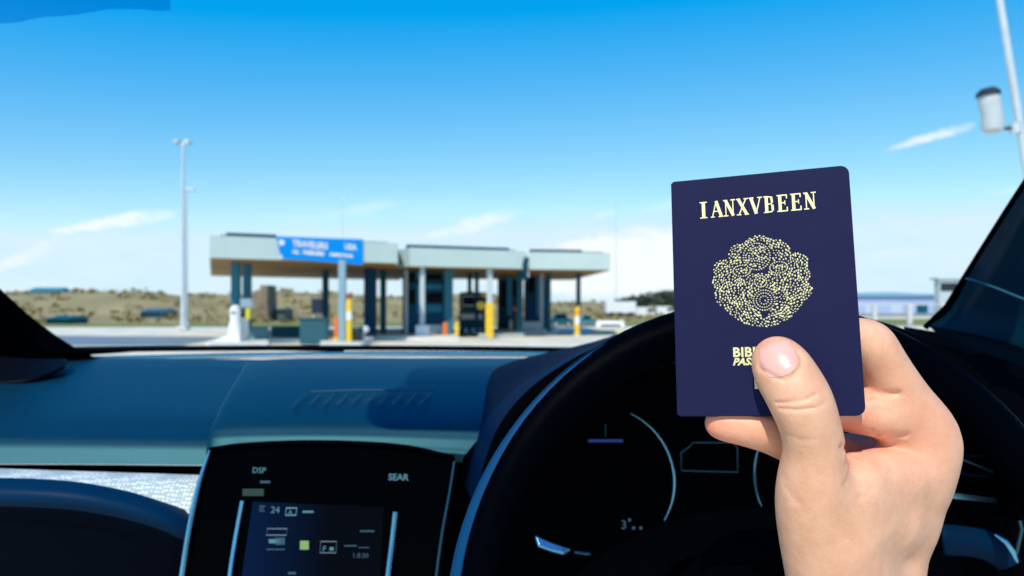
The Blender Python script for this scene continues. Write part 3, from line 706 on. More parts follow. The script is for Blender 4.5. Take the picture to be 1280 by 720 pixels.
# --- unseen mirror and housing, added and sized to cast the dashboard's shadow patch
mir = MB()
mcn = Vector((-.155, .470, CZ+.362))
outl = [(mcn.x+sx*(.120-.035)+.035*math.cos(R(a)), mcn.z+sz*(.050-.030)+.030*math.sin(R(a))) for sx, sz, a0 in ((1, 1, 0), (-1, 1, 90), (-1, -1, 180), (1, -1, 270)) for a in np.linspace(a0, a0+90, 7)]
n_ = len(outl); V = []
for yy, k in ((-.030, .96), (-.018, 1), (.030, 1), (.055, .92)): V += [Vector((mcn.x+(x-mcn.x)*k, mcn.y+yy, mcn.z+(z-mcn.z)*k)) for x, z in outl]
F = [tuple(range(n_)), tuple(range(4*n_-1, 3*n_-1, -1))]+[(i*n_+j, (i+1)*n_+j, (i+1)*n_+(j+1) % n_, i*n_+(j+1) % n_) for i in range(3) for j in range(n_)]
mirror = pm('added_mirror', V, F, m_black, car)
mg_ = mat('mirror_glass', (.8, .8, .8), .03, 1.0)
pm('mirror_glass', [Vector((mcn.x+(x-mcn.x)*.92, mcn.y-.0308, mcn.z+(z-mcn.z)*.88)) for x, z in outl], [tuple(range(n_))], mg_, mirror)
MB().tube([mcn+Vector((0, .02, 0)), mcn+Vector((0, .09, .03)), mcn+Vector((0, .17, .01))], .012, 10).done('mirror_arm', m_black, mirror, True)
MB().box(mcn+Vector((0, .10, .015)), (.20, .14, .05), 0, .02).done('added_housing', m_black, mirror, True)

# unseen folded visor, added above the frame to shade the binnacle
vz = MB(); vz.hexa([(-.035, .50, CZ+.365), (.40, .50, CZ+.365), (.40, .518, CZ+.365), (-.035, .518, CZ+.365), (-.035, .43, CZ+.56), (.40, .43, CZ+.56), (.40, .446, CZ+.56), (-.035, .446, CZ+.56)])
bmesh.ops.bevel(vz.b, geom=list(vz.b.edges), offset=.007, segments=2, affect='EDGES')
vz.done('added_visor', m_black, car, True)
# --- pillars
def pillar(path, name, m, wdt, seed=0):
    """path: list of (outer point, inner point) pairs; gives a rounded trim piece"""
    rows_p = []
    for a, b_ in path:
        a, b_ = Vector(a), Vector(b_); w_ = b_-a; n = Vector((0, -1, .15)).normalized(); r = []
        for q in np.linspace(0, 1, 9):
            r.append(a + w_*q + n*math.sin(q*math.pi)*w_.length*.28)
        for q in np.linspace(1, 0, 7)[1:-1]:
            r.append(a + w_*q - n*.02)
        rows_p.append(r)
    A = np.array([[list(v) for v in r] for r in rows_p]); B = np.array([cr(A[:, j], 40) for j in range(A.shape[1])]).transpose(1, 0, 2)
    V, F = loft([[Vector(p) for p in r] for r in B], True)
    return pm(name, V, F, m, car, True)
pl = pillar([(at(-420, 60, .85), at(-330, -60, .80)), (at(-200, 230, .98), at(-110, 250, .96)), (at(-90, 400, 1.12), at(8, 368, 1.12)), (at(-60, 450, 1.18), at(60, 412, 1.17)), (at(-40, 475, 1.2), at(108, 442, 1.2)), (at(-40, 510, 1.2), at(130, 446, 1.26))], 'windscreen_pillar', m_blackmat, .1)
sheet([[at(-80, 440, 1.10), at(0, 448, 1.10), at(50, 452, 1.10), at(82, 452, 1.12)], [at(-80, 470, 1.06), at(0, 467, 1.06), at(50, 461, 1.07), at(84, 455, 1.10)], [at(-80, 487, 1.02), at(0, 482, 1.02), at(40, 478, 1.03), at(80, 462, 1.07)]], 'pillar_foot', m_black, car, 20, 10, .004)
pr = pillar([(at(1160, 407, .92), at(1330, 470, .80)), (at(1185, 385, .90), at(1380, 420, .76)), (at(1225, 322, .84), at(1430, 330, .70)), (at(1262, 264, .78), at(1480, 240, .66)), (at(1330, 160, .70), at(1560, 120, .58)), (at(1430, 0, .62), at(1700, -60, .52))], 'windscreen_pillar', m_pillar, .1)
# rubber edge on the right pillar and a seam line
MB().tube([at(1157, 409, .925), at(1184, 383, .90), at(1224, 319, .845), at(1261, 261, .785), at(1330, 156, .70)], .0035, 8).done('rubber_seal', m_blackmat, pr, True)
# grab edge line
MB().tube([at(1208, 348, .81), at(1222, 352, .785), at(1245, 360, .765), at(1290, 378, .735)], .0012, 6).done('trim_joint', mat('joint_line', (.02, .10, .14), .4), pr, True)

# --- instrument binnacle
front = [(596, 640), (604, 585), (622, 535), (655, 492), (700, 458), (752, 431), (820, 408), (890, 396), (960, 391), (1040, 392), (1110, 405), (1170, 430), (1225, 468), (1262, 520), (1280, 580), (1284, 640)]
back = [(560, 560), (570, 520), (590, 485), (625, 458), (670, 444), (730, 431), (800, 412), (880, 399), (960, 394), (1035, 394), (1090, 402), (1130, 416), (1155, 440), (1170, 470), (1180, 520), (1180, 560)]
m_binn = mat('binnacle_plastic', (.0001, .008, .036), .6, spec=.02, bump=.1, bscale=900, dist=.001)
frr = [at(x, y, .66) for x, y in front]; mid = [at((x*.6+bx*.4), (y*.6+by*.4)-1.5, .80) for (x, y), (bx, by) in zip(front, back)]
bk = [at(x, y, 1.00) for x, y in back]; bk2 = [at(x, y+14, 1.12) for x, y in back]
binn = sheet([frr, mid, bk, bk2], 'instrument_binnacle', m_binn, car, 80, 30)
lip = [v + Vector((0, -.004, -.004)) for v in frr]
inn = [at(640+(x-640)*1.0 + (940-x)*.05, y+12+(560-y)*.02, .665) for x, y in front]; inn2 = [at((x-940)*.86+940, (y-640)*.80+640, .80) for x, y in front]
sheet([frr, lip, inn, inn2], 'cavity', m_blackmat, binn, 80, 14)
fc = [(660, 560), (1180, 560), (1240, 1000), (600, 1000)]
face = [v.copy() for v in inn2] + [at(1330, 1000, .80), at(560, 1000, .80)]
pm('cluster_face', [v + Vector((0, .001, 0)) for v in face], [tuple(range(len(face)))], m_blackmat, binn)
def arc(cx, cy, r, a0, a1, Y, n=40): return [at(cx+r*math.cos(R(a)), cy-r*math.sin(R(a)), Y) for a in np.linspace(a0, a1, n)]
g1 = MB().tube(arc(748, 603, 95, 65, -30, .79), [.0003+.0009*math.sin(i/39*math.pi) for i in range(40)], 6).done('gauge_ring', m_chrome, binn, True)
g2 = MB().tube(arc(1040, 592, 97, 205, 155, .79), [.0003+.0009*math.sin(i/39*math.pi) for i in range(40)], 6).done('gauge_ring', m_chrome, binn, True)
m_disp = mat('display_glow_blue', (0, 0, 0), .5, emit=(.02, .05, .35), estr=.35)
m_ico = mat('icon_glow', (0, 0, 0), .5, emit=(.15, .5, .65), estr=.38)
m_ico2 = mat('icon_glow_dim', (0, 0, 0), .5, emit=(.08, .3, .5), estr=.2)
m_green = mat('green_icon_glow', (0, 0, 0), .5, emit=(.28, .55, .18), estr=.6)
MB().box(at(757, 551, .785), (.034, .001, .0028)).done('indicator', m_disp, binn)
MB().box(at(757, 538, .785), (.0008, .001, .012)).done('needle', m_chrome_dim, binn)
bz = MB()
fr_pts = [(851, 566), (862, 558), (866, 553), (916, 553), (922, 560), (922, 590), (852, 588)]
bz.tube([at(x, y, .785) for x, y in fr_pts], .0007, 6, close=True); bz.done('centre_display_frame', m_chrome_dim, binn, True)
text_mesh('3', .012, 'digit', m_ico2, binn, frame_mat(at(776, 661, .785), Vector((1, 0, 0)), Vector((0, 0, 1)), Vector((0, -1, 0))), .0002)
for px, py in ((792, 660), (801, 660), (787, 650)): MB().box(at(px, py, .785), (.0025, .001, .0025)).done('warning_light', m_ico2, binn)
sheet([[at(668, 672, .60), at(685, 680, .60), at(712, 690, .60)], [at(672, 684, .595), at(688, 690, .595), at(704, 694, .595)]], 'stalk_highlight', m_chrome, car, 16, 6, .003)  # bright sheets stand in for the highlight on the stalk
sheet([[at(718, 690, .60), at(728, 691, .60), at(738, 693, .60)], [at(718, 692, .598), at(728, 693.5, .598), at(738, 694, .598)]], 'stalk_highlight', m_chrome_dim, car, 12, 4, .002)

# --- right dashboard part with vent
rd = [[at(1130, 408, .98), at(1200, 420, .97), at(1290, 440, .95), at(1400, 450, .93)], [at(1130, 440, .90), at(1200, 455, .90), at(1290, 470, .89), at(1400, 480, .88)], [at(1130, 500, .82), at(1200, 520, .80), at(1290, 545, .78), at(1400, 570, .76)], [at(1130, 560, .79), at(1200, 572, .78), at(1290, 585, .76), at(1400, 600, .74)], [at(1130, 700, .80), at(1200, 700, .79), at(1290, 700, .77), at(1400, 700, .75)], [at(1130, 1100, .84), at(1200, 1100, .83), at(1290, 1100, .81), at(1400, 1100, .8)]]
rdash = sheet(rd, 'driver_side_dash', m_blackmat, car, 40, 40)
vent = MB().tube([at(1170, 560, .75), at(1262, 598, .745), at(1277, 662, .745), at(1268, 700, .75)], .0016, 8).done('air_vent', m_chrome_dim, car, True)
MB().hexa([at(1182, 622, .742), at(1254, 630, .742), at(1254, 630, .76), at(1182, 622, .76), at(1182, 615, .742), at(1250, 623, .742), at(1250, 623, .76), at(1182, 615, .76)]).done('louvre', m_chrome, vent)
MB().hexa([at(1182, 592, .748), at(1240, 598, .748), at(1240, 598, .76), at(1182, 592, .76), at(1182, 589, .748), at(1238, 595, .748), at(1238, 595, .76), at(1182, 589, .76)]).done('louvre', m_lower, vent)
MB().hexa([at(1182, 570, .748), at(1232, 572, .748), at(1232, 572, .76), at(1182, 570, .76), at(1182, 567, .748), at(1228, 569, .748), at(1228, 569, .76), at(1182, 567, .76)]).done('louvre', m_lower, vent)
sheet([[at(1174, 657, .735), at(1215, 662, .735), at(1240, 668, .735), at(1256, 678, .735), at(1271, 702, .735)], [at(1176, 672, .728), at(1213, 676, .728), at(1234, 682, .728), at(1250, 692, .728), at(1262, 706, .728)], [at(1178, 690, .735), at(1210, 692, .735), at(1228, 696, .735), at(1240, 702, .735), at(1250, 708, .735)]], 'door_handle_trim', m_lower, car, 30, 12, .004)
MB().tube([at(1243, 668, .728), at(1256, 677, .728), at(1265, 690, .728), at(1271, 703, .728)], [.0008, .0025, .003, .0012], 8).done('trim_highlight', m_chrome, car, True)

# --- steering wheel
wc = at(977, 777, .47); til = R(14)
wx = Vector((1, 0, 0)); wy = Vector((0, math.sin(til), math.cos(til))); wn = wx.cross(wy)
RW, rw = .1800, .0150
bb = MB(); N = 96
pts = [wc + wx*math.cos(6.28318*i/N)*RW + wy*math.sin(6.28318*i/N)*RW for i in range(N)]
wheel = bb.tube(pts, rw, 20, close=True).done('steering_wheel', m_wheel, car, True)
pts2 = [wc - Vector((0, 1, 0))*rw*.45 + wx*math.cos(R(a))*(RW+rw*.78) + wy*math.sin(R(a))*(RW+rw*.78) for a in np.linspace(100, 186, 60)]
MB().tube(pts2, [(.0022+.0030*min(1, max(0, i/59*1.35-.15))) for i in range(60)], 8).done('rim_highlight', mat('rim_highlight_blue', (.0005, .045, .125), .5, spec=.08), wheel, True)  # painted highlight: blue strip for the sky reflected along the rim
MB().tube([wc+wn*-.0 + wy*-.01, wc+Vector((0, .03, -.01)), wc+Vector((0, .09, -.03)), wc+Vector((0, .22, -.06))], [.05, .055, .035, .03], 24).done('hub', m_blackmat, wheel, True)
for a in (200, 340, 270):
    d = wx*math.cos(R(a))+wy*math.sin(R(a)); MB().tube([wc+d*.03+Vector((0, .02, 0)), wc+d*.10+Vector((0, .012, 0)), wc+d*RW], [.022, .014, .010], 14).done('spoke', m_blackmat, wheel, True)

# --- infotainment display
pnl = [[at(262, 562, .762), at(300, 556, .762), at(400, 553, .762), at(500, 558, .762), at(569, 572, .762)],
       [at(248, 605, .752), at(300, 604, .752), at(400, 603, .752), at(500, 606, .752), at(563, 615, .752)],
       [at(236, 660, .742), at(300, 660, .742), at(400, 660, .742), at(500, 662, .742), at(553, 664, .742)],
       [at(226, 725, .732), at(300, 725, .732), at(400, 725, .732), at(500, 725, .732), at(544, 725, .732)],
       [at(216, 820, .720), at(300, 820, .720), at(400, 820, .720), at(500, 820, .720), at(534, 820, .720)]]
disp = sheet(pnl, 'centre_display', m_gloss, car, 40, 30, -.006)
def strip_t(p, r, m, name='chrome_strip'): return MB().tube([Vector(q) for q in cr(p, 24)], r, 8).done(name, m, disp, True)
strip_t([at(262, 563, .757), at(249, 603, .747), at(237, 658, .737), at(227, 722, .727), at(218, 790, .718)], [.0008+.0018*min(1, i/8) for i in range(24)], m_chrome)
strip_t([at(568, 577, .757), at(562, 615, .747), at(553, 664, .737), at(545, 722, .727), at(538, 790, .718)], .0012, m_chrome_dim)
strip_t([at(303, 626, .742), at(294, 675, .735), at(287, 722, .726), at(280, 790, .717)], .0020, m_chrome)
strip_t([at(494.5, 640, .74), at(490, 680, .734), at(485, 722, .726), at(479, 790, .717)], .0026, m_chrome)
strip_t([at(262, 561, .757), at(310, 555, .757), at(400, 552, .757), at(500, 557, .757), at(568, 571, .757)], .0016, m_blackmat, 'top_rim')
def dY(py): return interp(py, [562, 605, 660, 725, 820], [.762, .752, .742, .732, .720])-.0025
# lit screen: a gradient of blue glow, as the screen itself displays
ms = bpy.data.materials.new('screen_picture'); ms.use_nodes = True; t = ms.node_tree; p = t.nodes['Principled BSDF']; p.inputs['Base Color'].default_value = (.001, .001, .002, 1); p.inputs['Roughness'].default_value = .2; p.inputs['Specular IOR Level'].default_value = .02
co = t.nodes.new('ShaderNodeTexCoord'); sx_ = t.nodes.new('ShaderNodeSeparateXYZ'); t.links.new(co.outputs['Generated'], sx_.inputs[0])
rp = t.nodes.new('ShaderNodeValToRGB'); rp.color_ramp.elements[0].color = (.0006, .009, .040, 1); rp.color_ramp.elements[1].position = .62; rp.color_ramp.elements[1].color = (.0002, .0008, .002, 1)
t.links.new(sx_.outputs['X'], rp.inputs[0]); t.links.new(rp.outputs[0], p.inputs['Emission Color']); p.inputs['Emission Strength'].default_value = 1.0
scr = pm('screen', [at(316, 627, dY(627)), at(480, 634, dY(634)), at(472, 790, dY(790)), at(292, 790, dY(790))], [(0, 1, 2, 3)], ms, disp)
def icon(px0, py0, px1, py1, m, name='icon'):
    pc = at((px0+px1)/2, (py0+py1)/2, dY((py0+py1)/2)-.0012); k = .735/1000
    return MB().box(pc, ((px1-px0)*k, .0006, (py1-py0)*k), 0, .0004).done(name, m, scr)
def icon_box(px0, py0, px1, py1, m):
    Yc = dY((py0+py1)/2)-.0014
    return MB().tube([at(px0, py1, Yc), at(px1, py1, Yc), at(px1+1, py0, Yc), at(px0+1, py0, Yc)], .0006, 6, close=True).done('icon', m, scr)
def dtext(s, px, py, size, m, par=None, name='lettering', bold=0.0):
    return text_mesh(s, size, name, m, par or disp, frame_mat(at(px, py, dY(py)-.0014), Vector((1, 0, -.02)), Vector((.08, 0, 1)), Vector((0, -1, 0))), .0001, bold=bold)
dtext('DSP', 315, 591, .0075, m_ico); dtext('SEAR', 485, 600, .0085, m_ico, bold=.0001)
icon(325, 601, 338, 604, m_ico2); icon(303, 611, 330, 620, mat('dim_green', (0, 0, 0), .5, emit=(.01, .05, .04), estr=.6))
icon(324, 632, 332, 633.5, m_ico2); icon(324, 635, 330, 636.5, m_ico2); icon(324, 638, 331, 639.5, m_ico2)
dtext('24', 338, 641, .0085, m_ico, scr); icon_box(357, 635, 370, 644, m_ico); dtext('A', 360, 643, .006, m_ico, scr)
icon(378, 638.5, 392, 641, m_ico); icon_box(333, 661, 358, 669, m_ico2); icon(336, 674, 350, 679, m_ico); icon(344, 672, 356, 681, m_ico2); icon(333, 686, 356, 687.5, m_ico2)
icon(375, 676, 386, 687, m_green); icon_box(400, 677, 420, 691, m_ico2); dtext('F', 403, 689, .007, m_ico, scr); icon(412, 684, 417, 688, m_ico)
icon(450, 663, 468, 665, m_ico2); icon(430, 681.5, 446, 683, m_ico2); icon(448, 684, 462, 685, m_ico2)
dtext('1.8.00', 440, 697, .0062, m_ico2, scr); icon(360, 715, 370, 718, m_ico2)
# console either side below the display, fills what would be floor
pm('console', [at(200, 640, .80), at(640, 560, .82), at(640, 1200, .82), at(200, 1200, .80)], [(0, 1, 2, 3)], m_blackmat, car)
pm('footwell', [(-.95, .84, CZ-.2), (.62, .86, CZ-.2), (.62, .84, CZ-1.1), (-.95, .84, CZ-1.1)], [(0, 1, 2, 3)], m_blackmat, car)

# ================================================================== PASSPORT
PX = Vector((.94811361, -.3143091, .04785789)); PN = Vector((.31773057, .93136354, -.17778988)); PZ = Vector((.01130788, .18377092, .98290406))
PC = Vector((.12678, .40450, .00762+CZ)); PW, PH = .088, .125
def pp(u, v, n=0.0):   # u,v in metres from the centre of the cover; n towards the back
    return PC + PX*u + PZ*v + PN*n
def planeY(px, py):
    d = Vector(((px-640)/1000, 1, (HR-py)/1000)); c = PC-Vector((0, 0, CZ)); return PN.dot(c)/PN.dot(d)
def rrect(w_, h_, rl, rr, ins=0.0):
    pts = []
    for cx, cy, r, a0 in ((w_/2-rr, h_/2-rr, rr, 0), (-w_/2+rl, h_/2-rl, rl, 90), (-w_/2+rl, -h_/2+rl, rl, 180), (w_/2-rr, -h_/2+rr, rr, 270)):
        for a in np.linspace(a0, a0+90, 7): pts.append((cx+(r-ins)*math.cos(R(a)), cy+(r-ins)*math.sin(R(a))))
    return pts
def plate(n0, n1, outline, name, m, par, bev=0.0003):
    k = len(outline); c = [(n0, bev), (n0+bev, 0), (n1-bev, 0), (n1, bev)]; V = []
    for nn, ins in c:
        for (x, y) in outline:
            l = math.hypot(x, y); V.append(pp(x*(1-ins/l), y*(1-ins/l), nn))
    F = [tuple(range(k))] + [tuple(range(4*k-1, 3*k-1, -1))]
    for i in range(3):
        for j in range(k): F.append((i*k+j, (i+1)*k+j, (i+1)*k+(j+1) % k, i*k+(j+1) % k))
    return pm(name, V, F, m, par)
m_cover = mat('navy_leatherette', (.0125, .0135, .050), .5, var=.05, vscale=60, bump=.25, bscale=1600, spec=.05, dist=.0004)
m_gold = mat('gold_foil', (.78, .70, .34), .38, .25, var=.18, vscale=900)
m_page = mat('passport_pages', (.75, .70, .66), .7, stretch=(1, 1, 60), var=.15, vscale=30)
pas = empty('passport', tuple(PC), 'dark blue passport with gold crest held up in front of the windscreen', 'passport')
plate(0, .0009, rrect(PW, PH, .0014, .0042), 'front_cover', m_cover, pas)
plate(.0010, .0030, rrect(PW-.002, PH-.0012, .001, .004), 'page_block', m_page, pas, .0001)
plate(.0031, .0040, rrect(PW, PH, .0014, .0042), 'back_cover', m_cover, pas)
MB().hexa([pp(-PW/2-.0004, -PH/2+.001, .0003), pp(-PW/2+.002, -PH/2+.001, .0003), pp(-PW/2+.002, -PH/2+.001, .0037), pp(-PW/2-.0004, -PH/2+.001, .0037),
           pp(-PW/2-.0004, PH/2-.001, .0003), pp(-PW/2+.002, PH/2-.001, .0003), pp(-PW/2+.002, PH/2-.001, .0037), pp(-PW/2-.0004, PH/2-.001, .0037)]).done('spine', m_cover, pas)
def uv_of(px, py):
    Y = planeY(px, py); P = Vector(((px-640)/1000*Y, Y, CZ+(HR-py)/1000*Y))-PC; return P.dot(PX), P.dot(PZ)
# title: stroke built serif capitals
G = {'I': [(.5, 0, .5, 1, .3), (.2, 0, .8, 0, .1), (.2, 1, .8, 1, .1)],
     'A': [(.5, 1, .92, 0, .26), (.5, 1, .12, 0, .09), (.25, .35, .75, .35, .09), (0, 0, .3, 0, .1), (.7, 0, 1.05, 0, .1)],
     'N': [(.18, 1, .82, 0, .26), (.18, 0, .18, 1, .09), (.82, 0, .82, 1, .09), (0, 0, .36, 0, .1), (.64, 1, 1, 1, .1), (0, 1, .25, 1, .1)],
     'X': [(.15, 1, .85, 0, .26), (.82, 1, .18, 0, .1), (0, 0, .35, 0, .1), (.65, 1, 1, 1, .1), (0, 1, .3, 1, .1), (.7, 0, 1, 0, .1)],
     'V': [(.1, 1, .52, 0, .27), (.9, 1, .52, 0, .1), (-.05, 1, .3, 1, .1), (.7, 1, 1.05, 1, .1)],
     'B': [(.28, 0, .28, 1, .27), (.28, 1, .7, .95, .1), (.72, .95, .76, .6, .18), (.28, .52, .72, .52, .1), (.78, .45, .8, .1, .2), (.28, 0, .75, .03, .1), (.05, 0, .3, 0, .1), (.05, 1, .3, 1, .1)],
     'E': [(.28, 0, .28, 1, .27), (.28, 1, .85, 1, .11), (.28, .52, .7, .52, .1), (.28, 0, .88, 0, .11), (.86, .8, .86, 1, .1), (.88, 0, .88, .22, .1), (.7, .4, .7, .64, .08), (.05, 0, .3, 0, .1), (.05, 1, .3, 1, .1)]}
def strokes(word, p0, p1, hgt, name):
    (u0, v0), (u1, v1) = uv_of(*p0), uv_of(*p1); n = len(word); d = Vector((u1-u0, v1-v0)); step = d/n; ex = d.normalized(); ey = Vector((-ex.y, ex.x))
    b = MB(); cw = step.length*.86
    jit = random.Random(4)
    for i, ch in enumerate(word):
        o_ = Vector((u0, v0))+step*i
        for x0, y0, x1, y1, w_ in G[ch]:
            a = o_+ex*(x0*cw)+ey*(y0*hgt); c = o_+ex*(x1*cw)+ey*(y1*hgt); dd = (c-a); L = dd.length; dd.normalize(); nn = Vector((-dd.y, dd.x))*w_*cw*.5
            a2 = a-dd*.03*cw; c2 = c+dd*.03*cw
            q = [a2-nn, c2-nn, c2+nn, a2+nn]; e0 = -.00016-jit.random()*.00003
            b.hexa([pp(k_.x, k_.y, .0001) for k_ in q]+[pp(k_.x, k_.y, e0) for k_ in q])
    return b.done(name, m_gold, pas)
strokes('IANXVBEEN', (873, 273), (1023, 260), .0084, 'title')
# crest: field of small gold grains inside a scalloped outline
cu0, cv0 = uv_of(952, 353)
angs = [90, 78, 68, 60, 52, 44, 38, 34, 25, 15, 0, -14, -20, -30, -45, -60, -75, -90]
rad = [208, 222, 206, 220, 204, 166, 150, 212, 216, 206, 208, 205, 190, 188, 188, 190, 192, 192]
def rout(a):
    a = math.degrees(a); a = (a+180) % 360-180
    if a > 90: a = 180-a
    if a < -90: a = -180-a
    return interp(-a, [-x for x in angs], rad)*(1+.02*math.sin(a*.55))
S = (118/600)*.0004*1.0*1000/1000   # zoom units -> metres
S = .0472/420
pts = []; tries = 0
cell = {}
def ok(x, y, d):
    i, j = int(x//14), int(y//14)
    for a in range(i-1, i+2):
        for b_ in range(j-1, j+2):
            for (X_, Y_) in cell.get((a, b_), ()):
                if (X_-x)**2+(Y_-y)**2 < d*d: return False
    cell.setdefault((i, j), []).append((x, y)); return True
dots = []
def add(x, y, s, d=9.0):
    if ok(x, y, d): dots.append((x, y, s))
for k_ in range(34): a = k_/34*6.283; add(-12+58*math.cos(a), 122+62*math.sin(a), 3.6, 6)
for rr_ in (46, 33, 19):
    for k_ in range(int(rr_*.62)): a = k_/int(rr_*.62)*6.283; add(4+rr_*math.cos(a), -82+rr_*math.sin(a), 3.4, 6)
for k_ in range(22): a = k_/22*6.283; add(78+38*math.cos(a), 62+26*math.sin(a), 3.6, 6)
for k_ in range(22): a = k_/22*6.283; add(-82+38*math.cos(a), 62+26*math.sin(a), 3.6, 6)
for k_ in range(16): a = k_/16*6.283; add(-4+26*math.cos(a), 5+26*math.sin(a), 4, 6)
for _ in range(30000):
    x, y = random.uniform(-215, 215), random.uniform(-205, 225); X_ = abs(x)
    if not ((math.hypot(x, y+12) < 190 and y < 74) or math.hypot(x, y-138) < 80 or math.hypot(X_-82, y-138) < 52 or math.hypot(X_-160, y-72) < 48 or math.hypot(X_-176, y-20) < 38 or math.hypot(X_-160, y+50) < 50): continue
    if X_ > 190 and (y*1.7) % 26 < 5: continue
    d1 = math.hypot(x+12, y-122)
    if 60 < d1 < 71 and y > 74: continue
    if abs(x) < 34 and 40 < y < 62: continue
    if math.hypot(x-4, y+82) < 52 and math.hypot(x-4, y+82) > 3: 
        if random.random() < .93: continue
    if math.hypot(x, y+150) < 17: continue
    sc_ = 4.6 if math.sin(x*.05+1)*math.sin(y*.06) > -.3 else 3.7
    add(x, y, sc_*random.uniform(.8, 1.2), 9.9)
ca, sa = math.cos(R(2)), math.sin(R(2))
V = []; F = []
for x, y, s in dots:
    cx_, cy_ = cu0+(x*ca-y*sa)*S, cv0+(x*sa+y*ca)*S; s *= S*.86; n0 = len(V); ph = random.random()*6; el = random.uniform(1, 1.55); ea = math.atan2(y, x)+1.2
    for k_ in range(7):
        a = ph+k_*6.283/7; ex_, ey_ = s*el*math.cos(a), s*math.sin(a)
        V.append(pp(cx_+ex_*math.cos(ea)-ey_*math.sin(ea), cy_+ex_*math.sin(ea)+ey_*math.cos(ea), -.00003))
    V.append(pp(cx_, cy_, -.00025))
    for k_ in range(7): F.append((n0+k_, n0+(k_+1) % 7, n0+7))
pm('crest', V, F, m_gold, pas)
def ptext(s, px, py, size, shear=0, bold=0, sp=1.0):
    u, v = uv_of(px, py); mw = frame_mat(pp(u, v, -.00012), PX, PZ, -PN)
    text_mesh(s, size, 'lettering', m_gold, pas, mw, .00008, shear=shear, bold=bold, space=sp)
ptext('BIBIT', 916, 446, .0066, 0, .00022, 1.05); ptext('PASSO', 916, 456.5, .0050, .3, .0002, 1.0)
u, v = uv_of(955, 479)
MB().hexa([pp(u-.0045, v-.0028, .0001), pp(u+.0045, v-.0028, .0001), pp(u+.0045, v+.0028, .0001), pp(u-.0045, v+.0028, .0001), pp(u-.0045, v-.0028, -.0002), pp(u+.0045, v-.0028, -.0002), pp(u+.0045, v+.0028, -.0002), pp(u-.0045, v+.0028, -.0002)]).done('chip_mark', m_gold, pas)

# ================================================================== HAND (one implicit surface, meshed with surface nets)
def J(px, py, Y, rp):
    v = at(px, py, Y); return (np.array([v.x, v.y, v.z]), rp*Y/1000)
def behind(px, py, rp, gap=.0045):
    Y = planeY(px, py); r = rp*Y/1000; Y2 = Y+gap+r*1.05; return J(px, py, Y2, rp*Y/Y2)
def infront(px, py, rp, gap=.0000):
    Y = planeY(px, py); r = rp*Y/1000; Y2 = Y-gap-r*1.02; return J(px, py, Y2, rp)
vs = .0008
lo = np.array([.085, .345, CZ-.275]); hi = np.array([.245, .475, CZ+.005])
dims = np.ceil((hi-lo)/vs).astype(int)
ax = [lo[i]+vs*np.arange(dims[i]) for i in range(3)]
def newg(): return np.full(dims, .05, np.float32)
def smin(a, b, k):
    h = np.clip(.5+.5*(b-a)/k, 0, 1); return b+(a-b)*h-k*h*(1-h)
def addcone(D, A, B, k):
    (a, ra), (b, rb) = A, B; pad = max(ra, rb)+k+.006
    l = np.minimum(a, b)-pad; h = np.maximum(a, b)+pad
    i0 = np.clip(((l-lo)/vs).astype(int), 0, dims-1); i1 = np.clip(((h-lo)/vs).astype(int)+1, 1, dims)
    if np.any(i1 <= i0): return
    s = tuple(slice(x, y) for x, y in zip(i0, i1))
    X = ax[0][s[0]][:, None, None]; Yy = ax[1][s[1]][None, :, None]; Z = ax[2][s[2]][None, None, :]
    ba = b-a; L2 = ba.dot(ba)+1e-12
    t_ = np.clip(((X-a[0])*ba[0]+(Yy-a[1])*ba[1]+(Z-a[2])*ba[2])/L2, 0, 1)
    d = np.sqrt((X-a[0]-t_*ba[0])**2+(Yy-a[1]-t_*ba[1])**2+(Z-a[2]-t_*ba[2])**2)-(ra+(rb-ra)*t_)
    D[s] = smin(D[s], d.astype(np.float32), k)
def chain(pts, k=.003):
    D = newg()
    Q = cr([np.append(c, r_) for c, r_ in pts], len(pts)*4); pts = [(q[:3], q[3]) for q in Q]
    for a, b in zip(pts[:-1], pts[1:]): addcone(D, a, b, k)
    return D
thumb = chain([infront(970, 448, 24.5), infront(982, 468, 28.5), infront(1000, 499, 30), J(1011, 528, .379, 28), J(1018, 562, .383, 29.5), J(1017, 605, .389, 37), J(1021, 645, .395, 42), J(1036, 700, .402, 49), J(1058, 770, .408, 58)], .006)
index = chain([behind(950, 440, 17), behind(1010, 428, 20), behind(1050, 424, 22), J(1083, 428, .401, 24.5), J(1098, 447, .402, 25.5), J(1128, 500, .407, 31), J(1156, 550, .413, 38), J(1146, 600, .416, 38)], .004)
middle = chain([behind(950, 488, 18), behind(1010, 500, 21), J(1060, 512, .408, 24), J(1103, 518, .404, 26), J(1130, 535, .412, 28), J(1150, 570, .425, 32)], .004)
ring_ = chain([behind(899, 529, 17.5, .003), behind(925, 533, 18.5, .003), behind(955, 540, 21, .004), J(1000, 556, .418, 25), J(1060, 575, .428, 27), J(1110, 600, .435, 30)], .004)
pinky = chain([J(992, 588, .428, 16), J(1030, 600, .436, 20), J(1080, 630, .440, 25), J(1110, 660, .440, 28)], .004)
palm = newg()
